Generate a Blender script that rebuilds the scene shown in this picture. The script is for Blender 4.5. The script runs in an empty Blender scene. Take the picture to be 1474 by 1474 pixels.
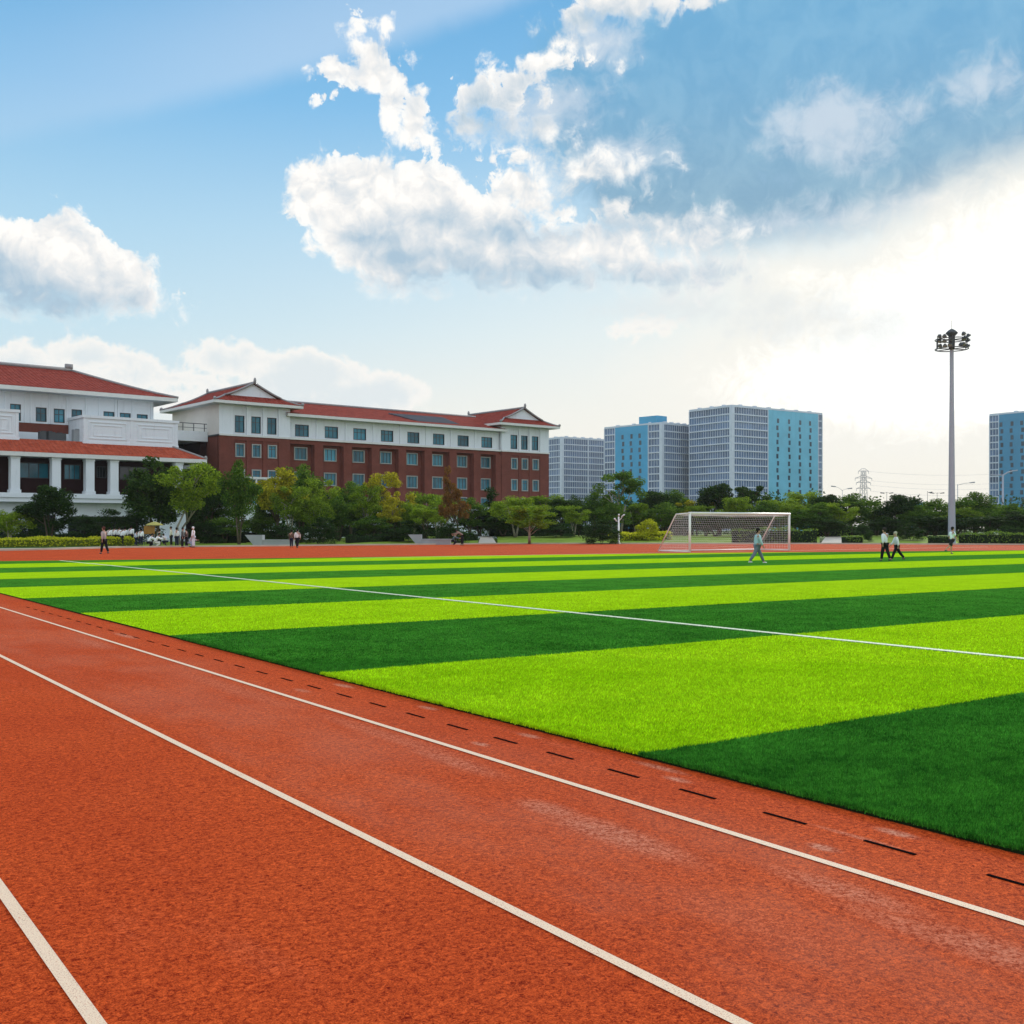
import bpy, math, random
import numpy as np
R = math.radians
random.seed(7)
RNG = np.random.default_rng(11)
SC = bpy.context.scene
COL = SC.collection
F, U0, HV, CH = 1570.0, 737.0, 760.0, 1.45      # focal length, principal column, horizon row (photo pixels), eye height (m)

# ------------------------------------------------------------------ survey helpers: photo measurements -> metres
def gnd(u, v):
    Y = CH * F / (v - HV)
    return ((u - U0) / F * Y, Y)
def at(u, Y): return (u - U0) / F * Y
def zat(v, Y): return CH + (HV - v) / F * Y
D2 = (0.817, 0.576); D1 = (-0.576, 0.817)        # pitch axes: across (t) and along the straight (s)
def ts(u, v):
    X, Y = gnd(u, v)
    return (D2[0]*X + D2[1]*Y, D1[0]*X + D1[1]*Y)
PITCH_ROT = math.atan2(D2[1], D2[0])

# ------------------------------------------------------------------ object helpers
def link(o, parent=None):
    COL.objects.link(o)
    if parent is not None: o.parent = parent
    return o
def tag(o, label=None, cat=None, group=None, kind=None):
    if label: o['label'] = label
    if cat: o['category'] = cat
    if group: o['group'] = group
    if kind: o['kind'] = kind
    return o
def empty(name, loc=(0, 0, 0), rz=0.0, label=None, cat=None, group=None):
    o = bpy.data.objects.new(name, None); COL.objects.link(o)
    o.empty_display_size = 0.3
    o.location = loc; o.rotation_euler = (0, 0, rz)
    return tag(o, label, cat, group)
class MB:
    def __init__(self): self.v, self.f, self.mi = [], [], []
    def add(self, vs, fs, m=0):
        n = len(self.v); self.v += [tuple(p) for p in vs]
        self.f += [tuple(i + n for i in f) for f in fs]; self.mi += [m] * len(fs)
        return self
    def box(self, x0, x1, y0, y1, z0, z1, m=0):
        return self.add([(x0,y0,z0),(x1,y0,z0),(x1,y1,z0),(x0,y1,z0),(x0,y0,z1),(x1,y0,z1),(x1,y1,z1),(x0,y1,z1)],
                 [(3,2,1,0),(4,5,6,7),(0,1,5,4),(1,2,6,5),(2,3,7,6),(3,0,4,7)], m)
    def tube(self, pts, rs, n=8, m=0, caps=True):
        vs, fs = [], []
        pts = [np.array(p, float) for p in pts]
        for i, p in enumerate(pts):
            d = pts[min(i+1, len(pts)-1)] - pts[max(i-1, 0)]
            d = d / (np.linalg.norm(d) + 1e-9)
            a = np.cross(d, (0, 0, 1)) if abs(d[2]) < 0.95 else np.cross(d, (1, 0, 0))
            a /= np.linalg.norm(a); b = np.cross(d, a)
            r = rs[i] if isinstance(rs, (list, tuple)) else rs
            for k in range(n):
                t = 2*math.pi*k/n
                vs.append(tuple(p + r*(math.cos(t)*a + math.sin(t)*b)))
        for i in range(len(pts)-1):
            for k in range(n):
                fs.append((i*n+k, i*n+(k+1) % n, (i+1)*n+(k+1) % n, (i+1)*n+k))
        if caps:
            fs.append(tuple(range(n-1, -1, -1))); fs.append(tuple((len(pts)-1)*n + k for k in range(n)))
        return self.add(vs, fs, m)
    def lathe(self, prof, n=16, c=(0, 0), m=0):
        vs, fs = [], []
        for r, z in prof:
            for k in range(n):
                t = 2*math.pi*k/n; vs.append((c[0]+r*math.cos(t), c[1]+r*math.sin(t), z))
        for i in range(len(prof)-1):
            for k in range(n):
                fs.append((i*n+k, i*n+(k+1) % n, (i+1)*n+(k+1) % n, (i+1)*n+k))
        fs.append(tuple(range(n-1, -1, -1))); fs.append(tuple((len(prof)-1)*n+k for k in range(n)))
        return self.add(vs, fs, m)
    def ball(self, c, r, n=12, m=0, sq=(1, 1, 1)):
        prof = [(max(1e-3, math.sin(math.pi*i/8)), -math.cos(math.pi*i/8)) for i in range(9)]
        vs, fs = [], []
        for a, z in prof:
            for k in range(n):
                t = 2*math.pi*k/n
                vs.append((c[0]+r*sq[0]*a*math.cos(t), c[1]+r*sq[1]*a*math.sin(t), c[2]+r*sq[2]*z))
        for i in range(8):
            for k in range(n):
                fs.append((i*n+k, i*n+(k+1) % n, (i+1)*n+(k+1) % n, (i+1)*n+k))
        return self.add(vs, fs, m)
    def mesh(self, name, mats, smooth=False):
        me = bpy.data.meshes.new(name)
        me.from_pydata(self.v, [], self.f)
        for m in (mats if isinstance(mats, (list, tuple)) else [mats]): me.materials.append(m)
        if any(self.mi): me.polygons.foreach_set('material_index', self.mi)
        if smooth: me.polygons.foreach_set('use_smooth', [True]*len(me.polygons))
        me.update(); return me
    def build(self, name, mats, parent=None, smooth=False):
        return link(bpy.data.objects.new(name, self.mesh(name, mats, smooth)), parent)
def np_mesh(name, V, Q, mats, mi=None):
    me = bpy.data.meshes.new(name)
    n, m, k = len(V), len(Q), Q.shape[1]
    me.vertices.add(n); me.vertices.foreach_set('co', V.astype(np.float32).ravel())
    me.loops.add(m*k); me.loops.foreach_set('vertex_index', Q.astype(np.int32).ravel())
    me.polygons.add(m); me.polygons.foreach_set('loop_start', np.arange(0, m*k, k, dtype=np.int32))
    for x in mats: me.materials.append(x)
    if mi is not None: me.polygons.foreach_set('material_index', mi.astype(np.int32))
    me.update(calc_edges=True); me.validate()
    return me
def copy_tree(o, parent=None):
    c = o.copy(); COL.objects.link(c)
    if parent is not None: c.parent = parent
    for ch in list(o.children): copy_tree(ch, c)
    return c

# ------------------------------------------------------------------ node helpers
class NT:
    def __init__(self, nt): self.nt = nt; nt.nodes.clear()
    def n(self, t, **kw):
        x = self.nt.nodes.new(t)
        for k, v in kw.items(): setattr(x, k, v)
        return x
    def s(self, sock, v):
        if hasattr(v, 'is_output'): self.nt.links.new(v, sock)
        elif isinstance(v, (tuple, list)):
            v = tuple(v)
            if sock.type == 'RGBA' and len(v) == 3: v = v + (1,)
            sock.default_value = v
        else:
            sock.default_value = (v, v, v) if sock.type == 'VECTOR' else ((v, v, v, 1) if sock.type == 'RGBA' else v)
    def m(self, op, a, b=None, c=None, clamp=False):
        x = self.n('ShaderNodeMath', operation=op, use_clamp=clamp)
        for i, v in enumerate((a, b, c)):
            if v is not None: self.s(x.inputs[i], v)
        return x.outputs[0]
    def vm(self, op, a, b=None, c=None):
        x = self.n('ShaderNodeVectorMath', operation=op)
        for i, v in enumerate((a, b, c)):
            if v is not None:
                if op == 'SCALE' and i == 1: self.s(x.inputs['Scale'], v)
                else: self.s(x.inputs[i], v)
        return x.outputs['Value'] if op in ('LENGTH', 'DOT_PRODUCT', 'DISTANCE') else x.outputs['Vector']
    def mix(self, f, a, b, bt='MIX'):
        x = self.n('ShaderNodeMix', data_type='RGBA', blend_type=bt, clamp_factor=True)
        self.s(x.inputs[0], f); self.s(x.inputs[6], a); self.s(x.inputs[7], b)
        return x.outputs[2]
    def sm(self, v, lo, hi, a=0.0, b=1.0):
        x = self.n('ShaderNodeMapRange', interpolation_type='SMOOTHSTEP')
        self.s(x.inputs[0], v)
        for i, q in enumerate((lo, hi, a, b)): self.s(x.inputs[i+1], q)
        return x.outputs[0]
    def lin(self, v, lo, hi, a=0.0, b=1.0):
        x = self.n('ShaderNodeMapRange'); self.s(x.inputs[0], v)
        for i, q in enumerate((lo, hi, a, b)): self.s(x.inputs[i+1], q)
        return x.outputs[0]
    dim = '3D'
    def noise(self, vec, scale, detail=4.0, rough=0.5, dist=0.0, out='Fac'):
        x = self.n('ShaderNodeTexNoise', noise_dimensions=self.dim)
        if vec is not None: self.s(x.inputs['Vector'], vec)
        self.s(x.inputs['Scale'], scale); self.s(x.inputs['Detail'], detail)
        self.s(x.inputs['Roughness'], rough); self.s(x.inputs['Distortion'], dist)
        return x.outputs[out]
    def voro(self, vec, scale, out='Distance', feature='F1'):
        x = self.n('ShaderNodeTexVoronoi', feature=feature)
        self.s(x.inputs['Vector'], vec); self.s(x.inputs['Scale'], scale)
        return x.outputs[out]
    def ramp(self, v, stops, interp='LINEAR'):
        x = self.n('ShaderNodeValToRGB'); cr = x.color_ramp; cr.interpolation = interp
        while len(cr.elements) < len(stops): cr.elements.new(0.5)
        for e, (p, c) in zip(cr.elements, stops): e.position = p; e.color = tuple(c) + (1,)
        self.s(x.inputs[0], v); return x.outputs[0]
    def comb(self, x, y, z):
        c = self.n('ShaderNodeCombineXYZ')
        for i, q in enumerate((x, y, z)): self.s(c.inputs[i], q)
        return c.outputs[0]
    def sep(self, v):
        x = self.n('ShaderNodeSeparateXYZ'); self.s(x.inputs[0], v); return x.outputs
    def obj(self): return self.n('ShaderNodeTexCoord').outputs['Object']
    def bump(self, h, strength, dist):
        x = self.n('ShaderNodeBump'); self.s(x.inputs['Height'], h)
        x.inputs['Strength'].default_value = strength; x.inputs['Distance'].default_value = dist
        return x.outputs[0]
    def bsdf(self, color, rough=0.7, spec=0.3, normal=None, metal=0.0, **kw):
        x = self.n('ShaderNodeBsdfPrincipled')
        self.s(x.inputs['Base Color'], color); self.s(x.inputs['Roughness'], rough)
        self.s(x.inputs['Specular IOR Level'], spec); self.s(x.inputs['Metallic'], metal)
        if normal is not None: self.s(x.inputs['Normal'], normal)
        for k, v in kw.items(): self.s(x.inputs[k.replace('_', ' ')], v)
        return x.outputs[0]
    def out(self, sh):
        o = self.n('ShaderNodeOutputMaterial'); self.s(o.inputs['Surface'], sh)
def mat(name):
    m = bpy.data.materials.new(name); m.use_nodes = True
    return m, NT(m.node_tree)
def plain(name, color, rough=0.7, spec=0.3, var=0.12, scale=3.0, metal=0.0, bump=0.0):
    m, t = mat(name)
    o = t.obj()
    nz = t.noise(o, scale, 6, 0.6)
    f = t.lin(nz, 0.3, 0.7, 1-var, 1+var)
    c = t.vm('SCALE', color, f)
    nrm = t.bump(t.noise(o, scale*8, 3), bump, 0.02) if bump else None
    t.out(t.bsdf(c, rough, spec, nrm, metal)); return m

# ------------------------------------------------------------------ materials
M = {}
def turf_colour(t, fibre=False):
    o = t.obj(); X, Y, Z = t.sep(o)
    ed = t.m('MULTIPLY', t.m('SUBTRACT', t.noise(o, 9, 2), 0.5), 0.06)
    ph = t.m('FRACT', t.m('DIVIDE', t.m('SUBTRACT', t.m('ADD', Y, ed), 5.17), 9.32))
    isl = t.m('LESS_THAN', ph, 0.5)
    n1 = t.noise(o, 1.3, 4, 0.6); n2 = t.noise(o, 11, 5, 0.75, .8); n3 = t.noise(o, 70, 3, 0.7)
    v = t.m('ADD', t.m('MULTIPLY', n1, 0.35), t.m('ADD', t.m('MULTIPLY', n2, 0.60), t.m('MULTIPLY', n3, 0.5)))
    v = t.lin(v, 0.55, 0.90, 0.0, 1.0)
    lc = t.mix(v, (0.245, 0.475, 0.002), (0.53, 0.79, 0.010))
    dc = t.mix(v, (0.003, 0.060, 0.005), (0.075, 0.34, 0.030))
    c = t.mix(isl, dc, lc)
    tl = t.m('COMPARE', X, ts(1474, 951.4)[0], .062)
    c = t.mix(tl, c, (.80, .84, .62))
    if fibre:
        g = t.n('ShaderNodeNewGeometry').outputs['Random Per Island']
        c = t.vm('SCALE', c, t.lin(t.m('POWER', g, 1.6), 0, 1, 0.6, 1.75))
    return o, c, n2, n3
m, t = mat('turf'); o, c, n2, n3 = turf_colour(t)
nr = t.bump(t.m('ADD', n2, n3), 0.7, 0.03)
t.out(t.bsdf(c, 0.95, 0.0, nr, Sheen_Weight=0.09, Sheen_Roughness=0.35, Sheen_Tint=(0.55, 0.9, 0.10))); M['turf'] = m
m, t = mat('turf_fibre'); o, c, n2, n3 = turf_colour(t, True)
tr = t.n('ShaderNodeBsdfTranslucent'); t.s(tr.inputs[0], c)
mx = t.n('ShaderNodeMixShader'); mx.inputs[0].default_value = 0.3
t.s(mx.inputs[1], t.bsdf(c, 0.7, 0.04)); t.s(mx.inputs[2], tr.outputs[0]); t.out(mx.outputs[0]); M['fibre'] = m

def track_base(t):
    o = t.obj(); X, Y, Z = t.sep(o)
    g1 = t.noise(o, 52, 3, 0.75, 1.0); g2 = t.noise(o, 170, 2, 0.7); g3 = t.noise(o, 26, 4, 0.7, 1.2); big = t.noise(o, 0.55, 5, 0.6)
    v = t.m('ADD', t.m('MULTIPLY', g1, 0.5), t.m('ADD', t.m('MULTIPLY', g2, 0.35), t.m('MULTIPLY', g3, 0.24)))
    v = t.lin(v, 0.44, 0.65)
    c = t.mix(v, (0.175, 0.009, 0.002), (0.80, 0.112, 0.022))
    c = t.mix(t.sm(big, 0.35, 0.7), c, t.vm('MULTIPLY', c, (1.10, 1.22, 1.25)))
    return o, X, Y, g1, g2, g3, big, c
m, t = mat('running_track')
o, X, Y, g1, g2, g3, big, c = track_base(t)
dirt = None
for (u, v_, ru, rv, k) in ((880, 1200, 0.17, .7, .62), (790, 1165, .13, .3, .6), (650, 1095, .13, .7, .45), (560, 1060, .14, 1.5, .35), (1185, 1220, .055, .10, 1.0),
        (1290, 1199, .05, .13, 1.0), (1235, 1205, .03, .3, .55), (692, 1071, .05, .12, .9), (762, 1059, .05, .14, .9), (495, 987, .06, .2, .9), (616, 1019, .05, .15, .8),
        (435, 994, .06, .18, .6), (950, 1105, .05, .25, .7), (975, 1122, .05, .12, .8), (1330, 1340, .12, .5, .4), (1100, 1330, .2, .8, .2), (180, 915, .08, .6, .8), (130, 925, .2, 1.2, .4), (330, 990, .2, 2.0, .3), (1210, 1280, .13, .5, .5), (1420, 1365, .16, .4, .5)):
    a, b = ts(u, v_)
    p = t.vm('MULTIPLY_ADD', o, (1/ru, 1/rv, 0), (-a/ru, -b/rv, 0))
    d = t.m('MULTIPLY', t.sm(t.vm('LENGTH', p), 1.25, 0.15), k)
    dirt = d if dirt is None else t.m('MAXIMUM', dirt, d)
dirt = t.m('MULTIPLY', dirt, t.sm(t.m('ADD', t.m('MULTIPLY', g1, .55), t.m('MULTIPLY', g3, .45)), 0.36, 0.66))
streak = t.m('MULTIPLY', t.sm(t.noise(t.vm('MULTIPLY', o, (1.0, 0.25, 1)), 1.6, 6, 0.65), 0.56, 0.8), 0.12)
lane = t.m('MULTIPLY', t.m('MULTIPLY', t.sm(X, 2.3, 2.6), t.sm(X, 4.5, 3.6)), t.sm(t.noise(t.vm('MULTIPLY', o, (1, .45, 1)), 1.1, 5, .65), .36, .68, .02, .13))
dirt = t.m('MAXIMUM', dirt, lane)
dirt = t.m('MAXIMUM', dirt, t.m('MULTIPLY', streak, t.sm(g1, 0.35, 0.65)))
c = t.mix(dirt, c, (0.66, 0.36, 0.24))
nr = t.bump(t.m('ADD', g1, t.m('MULTIPLY', g2, .5)), 0.9, 0.006)
t.out(t.bsdf(c, 0.95, 0.04, nr)); M['track'] = m
m, t = mat('lane_paint')
o, X, Y, g1, g2, g3, big, c = track_base(t)
w = t.m('MULTIPLY', t.sm(t.noise(o, 190, 2, .6), 0.36, 0.43, .35, 1.0), t.sm(t.m('ADD', t.m('MULTIPLY', t.noise(o, 120, 3, .8), .7), t.m('MULTIPLY', t.noise(o, 3, 3), .3)), 0.34, 0.42))
c2 = t.mix(w, t.vm('SCALE', c, 0.8), (0.90, 0.665, 0.46))
t.out(t.bsdf(c2, 0.75, 0.2, t.bump(g1, 0.7, 0.005))); M['paint'] = m
M['pitch_paint'] = plain('pitch_paint', (0.80, 0.84, 0.62), 0.8, 0.1, 0.15, 12)
M['slot'] = plain('slot_black', (0.008, 0.006, 0.007), 1.0, 0.0)
m, t = mat('ground_soil'); o = t.obj()
c = t.ramp(t.noise(o, 0.25, 8, .65), [(0.3, (0.022, 0.05, 0.010)), (0.5, (0.06, 0.11, 0.018)), (0.7, (0.12, 0.17, 0.03))])
c = t.vm('SCALE', c, t.lin(t.noise(o, 4, 5, .7), .3, .7, .7, 1.35))
t.out(t.bsdf(c, .95, .1)); M['ground'] = m
M['path'] = plain('path_stone', (0.50, 0.44, 0.36), .85, .2, .15, 1.5)
M['kerb'] = plain('kerb_stone', (0.52, 0.44, 0.35), .85, .2, .12, 1.5)

m, t = mat('brick'); o = t.obj()
bx = t.n('ShaderNodeTexBrick'); t.s(bx.inputs['Vector'], t.comb(t.m('ADD', t.sep(o)[0], t.sep(o)[1]), t.sep(o)[2], 0)); 
for k, v_ in (('Scale', 4.0), ('Mortar Size', .03), ('Color1', (0.16, 0.044, 0.028, 1)), ('Color2', (0.20, 0.056, 0.036, 1)), ('Mortar', (0.16, 0.06, 0.05, 1))): bx.inputs[k].default_value = v_
c = t.vm('SCALE', bx.outputs[0], t.lin(t.noise(o, .8, 6, .6), .3, .7, .85, 1.15))
t.out(t.bsdf(c, .85, .2)); M['brick'] = m
M['maroon'] = plain('maroon_wall', (0.024, 0.006, 0.006), .8, .2)  # maroon deepened to near-black, so the colour holds the awning recess's shade
m, t = mat('white_render'); o = t.obj()
st = t.noise(t.vm('MULTIPLY', o, (2.0, 2.0, 0.25)), 1.5, 6, .6)
c = t.mix(t.sm(st, .52, .8), (0.76, 0.80, 0.83), (0.62, 0.65, 0.68))
t.out(t.bsdf(c, .75, .25)); M['white'] = m
M['cream'] = plain('cream_render', (0.74, 0.68, 0.60), .8, .2, .05, .6)
M['trim'] = plain('white_trim', (0.70, 0.70, 0.66), .6, .3, .05)
M['soffit'] = plain('grey_soffit', (0.50, 0.52, 0.52), .8, .2, .05)
M['ridge'] = plain('ridge_tile', (0.30, 0.29, 0.29), .7, .3, .15)
def tilemat(name, c1, c2, along):
    m, t = mat(name); o = t.obj(); X, Y, Z = t.sep(o)
    a = X if along == 'x' else Y
    w = t.m('SINE', t.m('MULTIPLY', a, 2*math.pi/0.45))
    row = t.m('FRACT', t.m('MULTIPLY', Z, 4.5))
    nz = t.noise(o, 1.2, 6, .7); n2 = t.noise(t.vm('MULTIPLY', o, (2.2, 2.2, 9)), 1.0, 3, .6)
    c = t.mix(t.sm(t.m('ADD', t.m('MULTIPLY', nz, .5), t.m('MULTIPLY', n2, .5)), .35, .65), c1, c2)
    nr = t.bump(t.m('ADD', t.m('MULTIPLY', w, .5), t.m('MULTIPLY', row, .6)), .9, .12)
    t.out(t.bsdf(c, .9, .06, nr)); return m
M['tile_x'] = tilemat('red_roof_tile', (0.20, 0.032, 0.022), (0.34, 0.066, 0.045), 'x')
M['tile_y'] = tilemat('red_roof_tile_side', (0.20, 0.032, 0.022), (0.34, 0.066, 0.045), 'y')
M['tile_low'] = tilemat('orange_roof_tile', (0.30, 0.050, 0.026), (0.50, 0.105, 0.055), 'x')
def glass(name, c, rough=.08, spec=.6, var=.5, sc=.35):
    m, t = mat(name); o = t.obj()
    i = t.n('ShaderNodeObjectInfo').outputs['Random']
    n = t.noise(t.vm('ADD', o, t.comb(t.m('MULTIPLY', i, 37), i, 0)), sc, 3, .5)
    cc = t.vm('SCALE', c, t.m('MULTIPLY', t.lin(n, .3, .7, 1-var, 1+var), t.lin(i, 0, 1, .7, 1.3)))
    t.out(t.bsdf(cc, rough, spec)); return m
M['frame'] = plain('pale_window_frame', (0.36, 0.37, 0.34), .6, .3, .05)
M['glass'] = glass('window_glass', (0.030, 0.17, 0.23), .12, .4)
M['solar'] = plain('solar_panel', (.06, .062, .075), .8, .15, .2, 1)
M['dark_glass'] = glass('dark_glass', (0.012, 0.016, 0.020), .1, .5)
M['tower_glass'] = glass('tower_glass', (0.10, 0.165, 0.28), .25, .5, .35, .12)
M['tower_white'] = plain('tower_white', (0.60, 0.66, 0.73), .6, .3, .06, .2)
M['tower_blue'] = plain('tower_blue_panel', (0.15, 0.50, 0.66), .45, .4, .10, .15)
M['tower_blue_dark'] = plain('tower_blue_panel_deep', (0.050, 0.36, 0.60), .45, .4, .10, .15)
M['tower_navy'] = plain('tower_blue_panel_navy', (0.045, 0.27, 0.45), .45, .4, .10, .15)
M['tower_dark'] = glass('tower_dark_window', (0.02, 0.055, 0.085), .2, .5, .3)
M['metal'] = plain('galvanised_metal', (0.33, 0.35, 0.38), .5, .5, .1, 2, .3)
M['dark_metal'] = plain('dark_metal', (0.055, 0.058, 0.062), .5, .5, .1, 2, .2)
M['pole'] = plain('mast_paint', (0.36, 0.38, 0.44), .5, .4, .08, .4)
M['goal'] = plain('goal_white', (0.80, 0.79, 0.74), .4, .4, .05)
M['net'] = plain('net_cord', (0.82, 0.82, 0.78), .9, .1)
M['bark'] = plain('bark', (0.11, 0.085, 0.060), .9, .1, .3, 5)
M['pale_bark'] = plain('pale_bark', (0.30, 0.27, 0.21), .9, .1, .25, 5)
M['concrete'] = plain('pale_concrete', (0.30, 0.32, 0.33), .85, .2, .1, 1)
M['lens'] = plain('lamp_glass', (0.35, 0.37, 0.38), .2, .5)
M['yellow_cloth'] = plain('yellow_cloth', (0.40, 0.36, 0.10), .8, .2)
M['orange_panel'] = plain('orange_panel', (0.30, 0.15, 0.03), .7, .3)
def leafmat(name, stops, trans=.35):
    m, t = mat(name)
    g = t.n('ShaderNodeNewGeometry').outputs['Random Per Island']
    i = t.n('ShaderNodeObjectInfo').outputs['Random']
    n = t.noise(t.obj(), 4.5, 2, .5)
    f = t.m('ADD', t.m('MULTIPLY', g, .6), t.m('ADD', t.lin(n, .3, .7, 0, .4), t.lin(i, 0, 1, -.12, .12)))
    c = t.ramp(f, stops)
    tr = t.n('ShaderNodeBsdfTranslucent'); t.s(tr.inputs[0], t.vm('MULTIPLY', c, (1.25, 1.25, .7)))
    mx = t.n('ShaderNodeMixShader'); mx.inputs[0].default_value = trans
    t.s(mx.inputs[1], t.bsdf(c, .7, .06)); t.s(mx.inputs[2], tr.outputs[0]); t.out(mx.outputs[0]); return m
L = {
 'dark': leafmat('dark_leaf', [(0, (.007, .022, .005)), (.5, (.022, .055, .010)), (1, (.08, .14, .022))], .3),
 'mid': leafmat('mid_leaf', [(0, (.020, .055, .006)), (.5, (.072, .15, .018)), (1, (.23, .34, .04))], .42),
 'light': leafmat('light_leaf', [(0, (.05, .09, .008)), (.5, (.165, .26, .02)), (1, (.40, .50, .05))], .45),
 'gold': leafmat('ginkgo_leaf', [(0, (.10, .12, .010)), (.4, (.32, .31, .02)), (1, (.72, .58, .04))], .4),
 'rust': leafmat('rust_leaf', [(0, (.09, .05, .015)), (.5, (.20, .10, .028)), (1, (.36, .16, .045))], .35),
 'yellow': leafmat('golden_shrub_leaf', [(0, (.22, .25, .01)), (.4, (.46, .48, .02)), (1, (.78, .72, .05))], .35),
 'hedge': leafmat('hedge_leaf', [(0, (.012, .032, .008)), (.5, (.028, .065, .014)), (1, (.07, .13, .03))], .25),
 'lime': leafmat('lime_hedge_leaf', [(0, (.05, .10, .015)), (.5, (.15, .25, .04)), (1, (.30, .42, .08))], .3),
}
M['under'] = plain('hedge_core_edge_shade', (.012, .022, .008), .95, .05)

# ------------------------------------------------------------------ camera
cd = bpy.data.cameras.new('camera'); cam = bpy.data.objects.new('camera', cd); COL.objects.link(cam)
cam.location = (0, 0, CH); cam.rotation_euler = (R(90), 0, 0)
cd.sensor_width = 36; cd.lens = 36*F/1474; cd.shift_y = (HV-737)/1474
cd.clip_start = 0.05; cd.clip_end = 9000
SC.camera = cam
SC.cycles.use_adaptive_sampling = True; SC.cycles.adaptive_threshold = 0.015; SC.cycles.max_bounces = 6; SC.cycles.diffuse_bounces = 3
SC.view_settings.view_transform = 'Standard'; SC.view_settings.look = 'None'
SC.view_settings.gamma = 1; SC.view_settings.exposure = 0.0

# ------------------------------------------------------------------ sky and sun
SUN_AZ, SUN_EL = 27.0, 17.0
sd = bpy.data.lights.new('sun', 'SUN'); sd.energy = 2.0; sd.angle = R(11); sd.color = (1.0, .94, .84)
so = bpy.data.objects.new('sun', sd); COL.objects.link(so)
so.rotation_euler = (R(90-SUN_EL), 0, R(180-SUN_AZ))
def azel(u, v):
    return (math.degrees(math.atan((u-U0)/F)), math.degrees(math.atan((HV-v)/math.hypot(F, u-U0))))
W = bpy.data.worlds.new('World'); SC.world = W; W.use_nodes = True
t = NT(W.node_tree); t.dim = '2D'
D = t.vm('NORMALIZE', t.n('ShaderNodeTexCoord').outputs['Generated'])
dx, dy, dz = t.sep(D)
az = t.m('MULTIPLY', t.m('ARCTAN2', dx, dy), 57.2958)
el = t.m('MULTIPLY', t.m('ARCSINE', dz), 57.2958)
P = t.comb(az, el, 0)
S = (math.sin(R(SUN_AZ))*math.cos(R(SUN_EL)), math.cos(R(SUN_AZ))*math.cos(R(SUN_EL)), math.sin(R(SUN_EL)))
ang = t.m('MULTIPLY', t.m('ARCCOSINE', t.m('MINIMUM', t.vm('DOT_PRODUCT', D, S), 1.0)), 57.2958)
sky = t.n('ShaderNodeTexSky', sky_type='NISHITA'); sky.sun_disc = False
sky.sun_elevation = R(SUN_EL); sky.sun_rotation = R(SUN_AZ); sky.altitude = 50; sky.dust_density = 1.5
nis = t.vm('SCALE', sky.outputs[0], 0.10)
K = lambda e: (e+5)/95.0
base = t.ramp(t.lin(el, -5, 90), [(0, (.72, .80, .82)), (K(0), (.80, .86, .86)), (K(5), (.72, .83, .88)), (K(10), (.59, .80, .91)), (K(15), (.43, .70, .905)), (K(21), (.22, .53, .85)), (K(28), (.095, .39, .74)), (1, (.10, .33, .66))])
base = t.mix(0.07, base, nis)
def blobs(lst, k=0.5):
    """signed field in degrees of sky: positive inside the union of soft ellipses"""
    r = None
    for (u, v, ru, rv) in lst:
        a, e = azel(u, v); sx = 57.3/F*ru; sy = 57.3/F*rv; g = 1.25*min(sx, sy)
        d = t.vm('LENGTH', t.vm('MULTIPLY_ADD', P, (1/sx, 1/sy, 0), (-a/sx, -e/sy, 0)))
        d = t.m('MULTIPLY_ADD', d, g, -g)
        r = d if r is None else t.m('SMOOTH_MIN', r, d, k)
    return t.m('MULTIPLY', r, -1.0)
# domain-warped fractal noise shared by the clouds
wv = t.vm('SCALE', t.vm('SUBTRACT', t.noise(P, .45, 2, .55, 0, 'Color'), (.5, .5, .5)), 2.2)
PW = t.vm('ADD', P, wv)
def smooth_voro(v, sc):
    x = t.n('ShaderNodeTexVoronoi', feature='SMOOTH_F1', voronoi_dimensions='2D'); t.s(x.inputs['Vector'], v); x.inputs['Scale'].default_value = sc
    x.inputs['Smoothness'].default_value = .3
    return x.outputs['Distance']
nA = t.noise(PW, .40, 6, .60); nB = t.noise(PW, 1.5, 6, .68)
PV = t.vm('ADD', P, t.vm('SCALE', t.vm('SUBTRACT', t.noise(P, 1.6, 3, .6, 0, 'Color'), (.5, .5, .5)), 1.1))
vor = smooth_voro(PV, .8)
nS = t.m('SUBTRACT', nA, .5); nF = t.m('SUBTRACT', nB, .5); bil = t.m('SUBTRACT', .62, vor)
nE = t.m('ADD', t.m('MULTIPLY', nS, 2.6), t.m('ADD', t.m('MULTIPLY', nF, 1.25), t.m('ADD', .24, t.m('MULTIPLY', bil, 1.35))))   # ragged cloud edge, degrees
# light reaching across the sky from the veiled sun, and the milky horizon
c = base
(a0_, e0_), (a1_, e1_) = azel(770, -4), azel(120, 185)
ln_ = math.hypot(a1_-a0_, e1_-e0_); tx, ty = (a1_-a0_)/ln_, (e1_-e0_)/ln_
bd = t.m('ADD', t.vm('DOT_PRODUCT', P, (ty, -tx, 0)), -(ty*a0_-tx*e0_))
bd = t.m('ADD', bd, t.m('MULTIPLY', nS, .5))
beam = t.m('MULTIPLY', t.m('MULTIPLY', t.sm(bd, -.5, .9), t.sm(bd, 9, 1.0)), t.sm(az, -30, -9, .35, 1.0))
beam = t.m('MULTIPLY', t.m('MULTIPLY', beam, .46), t.sm(az, 6, 0))
c = t.mix(beam, c, (.62, .76, .93))
c = t.mix(t.m('MULTIPLY', t.sm(ang, 52, 8), t.sm(el, 22, 2)), c, (.965, .945, .87))
c = t.mix(t.m('MULTIPLY', t.sm(el, 11, 0), t.sm(az, -34, -6)), c, (.965, .93, .83))
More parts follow.
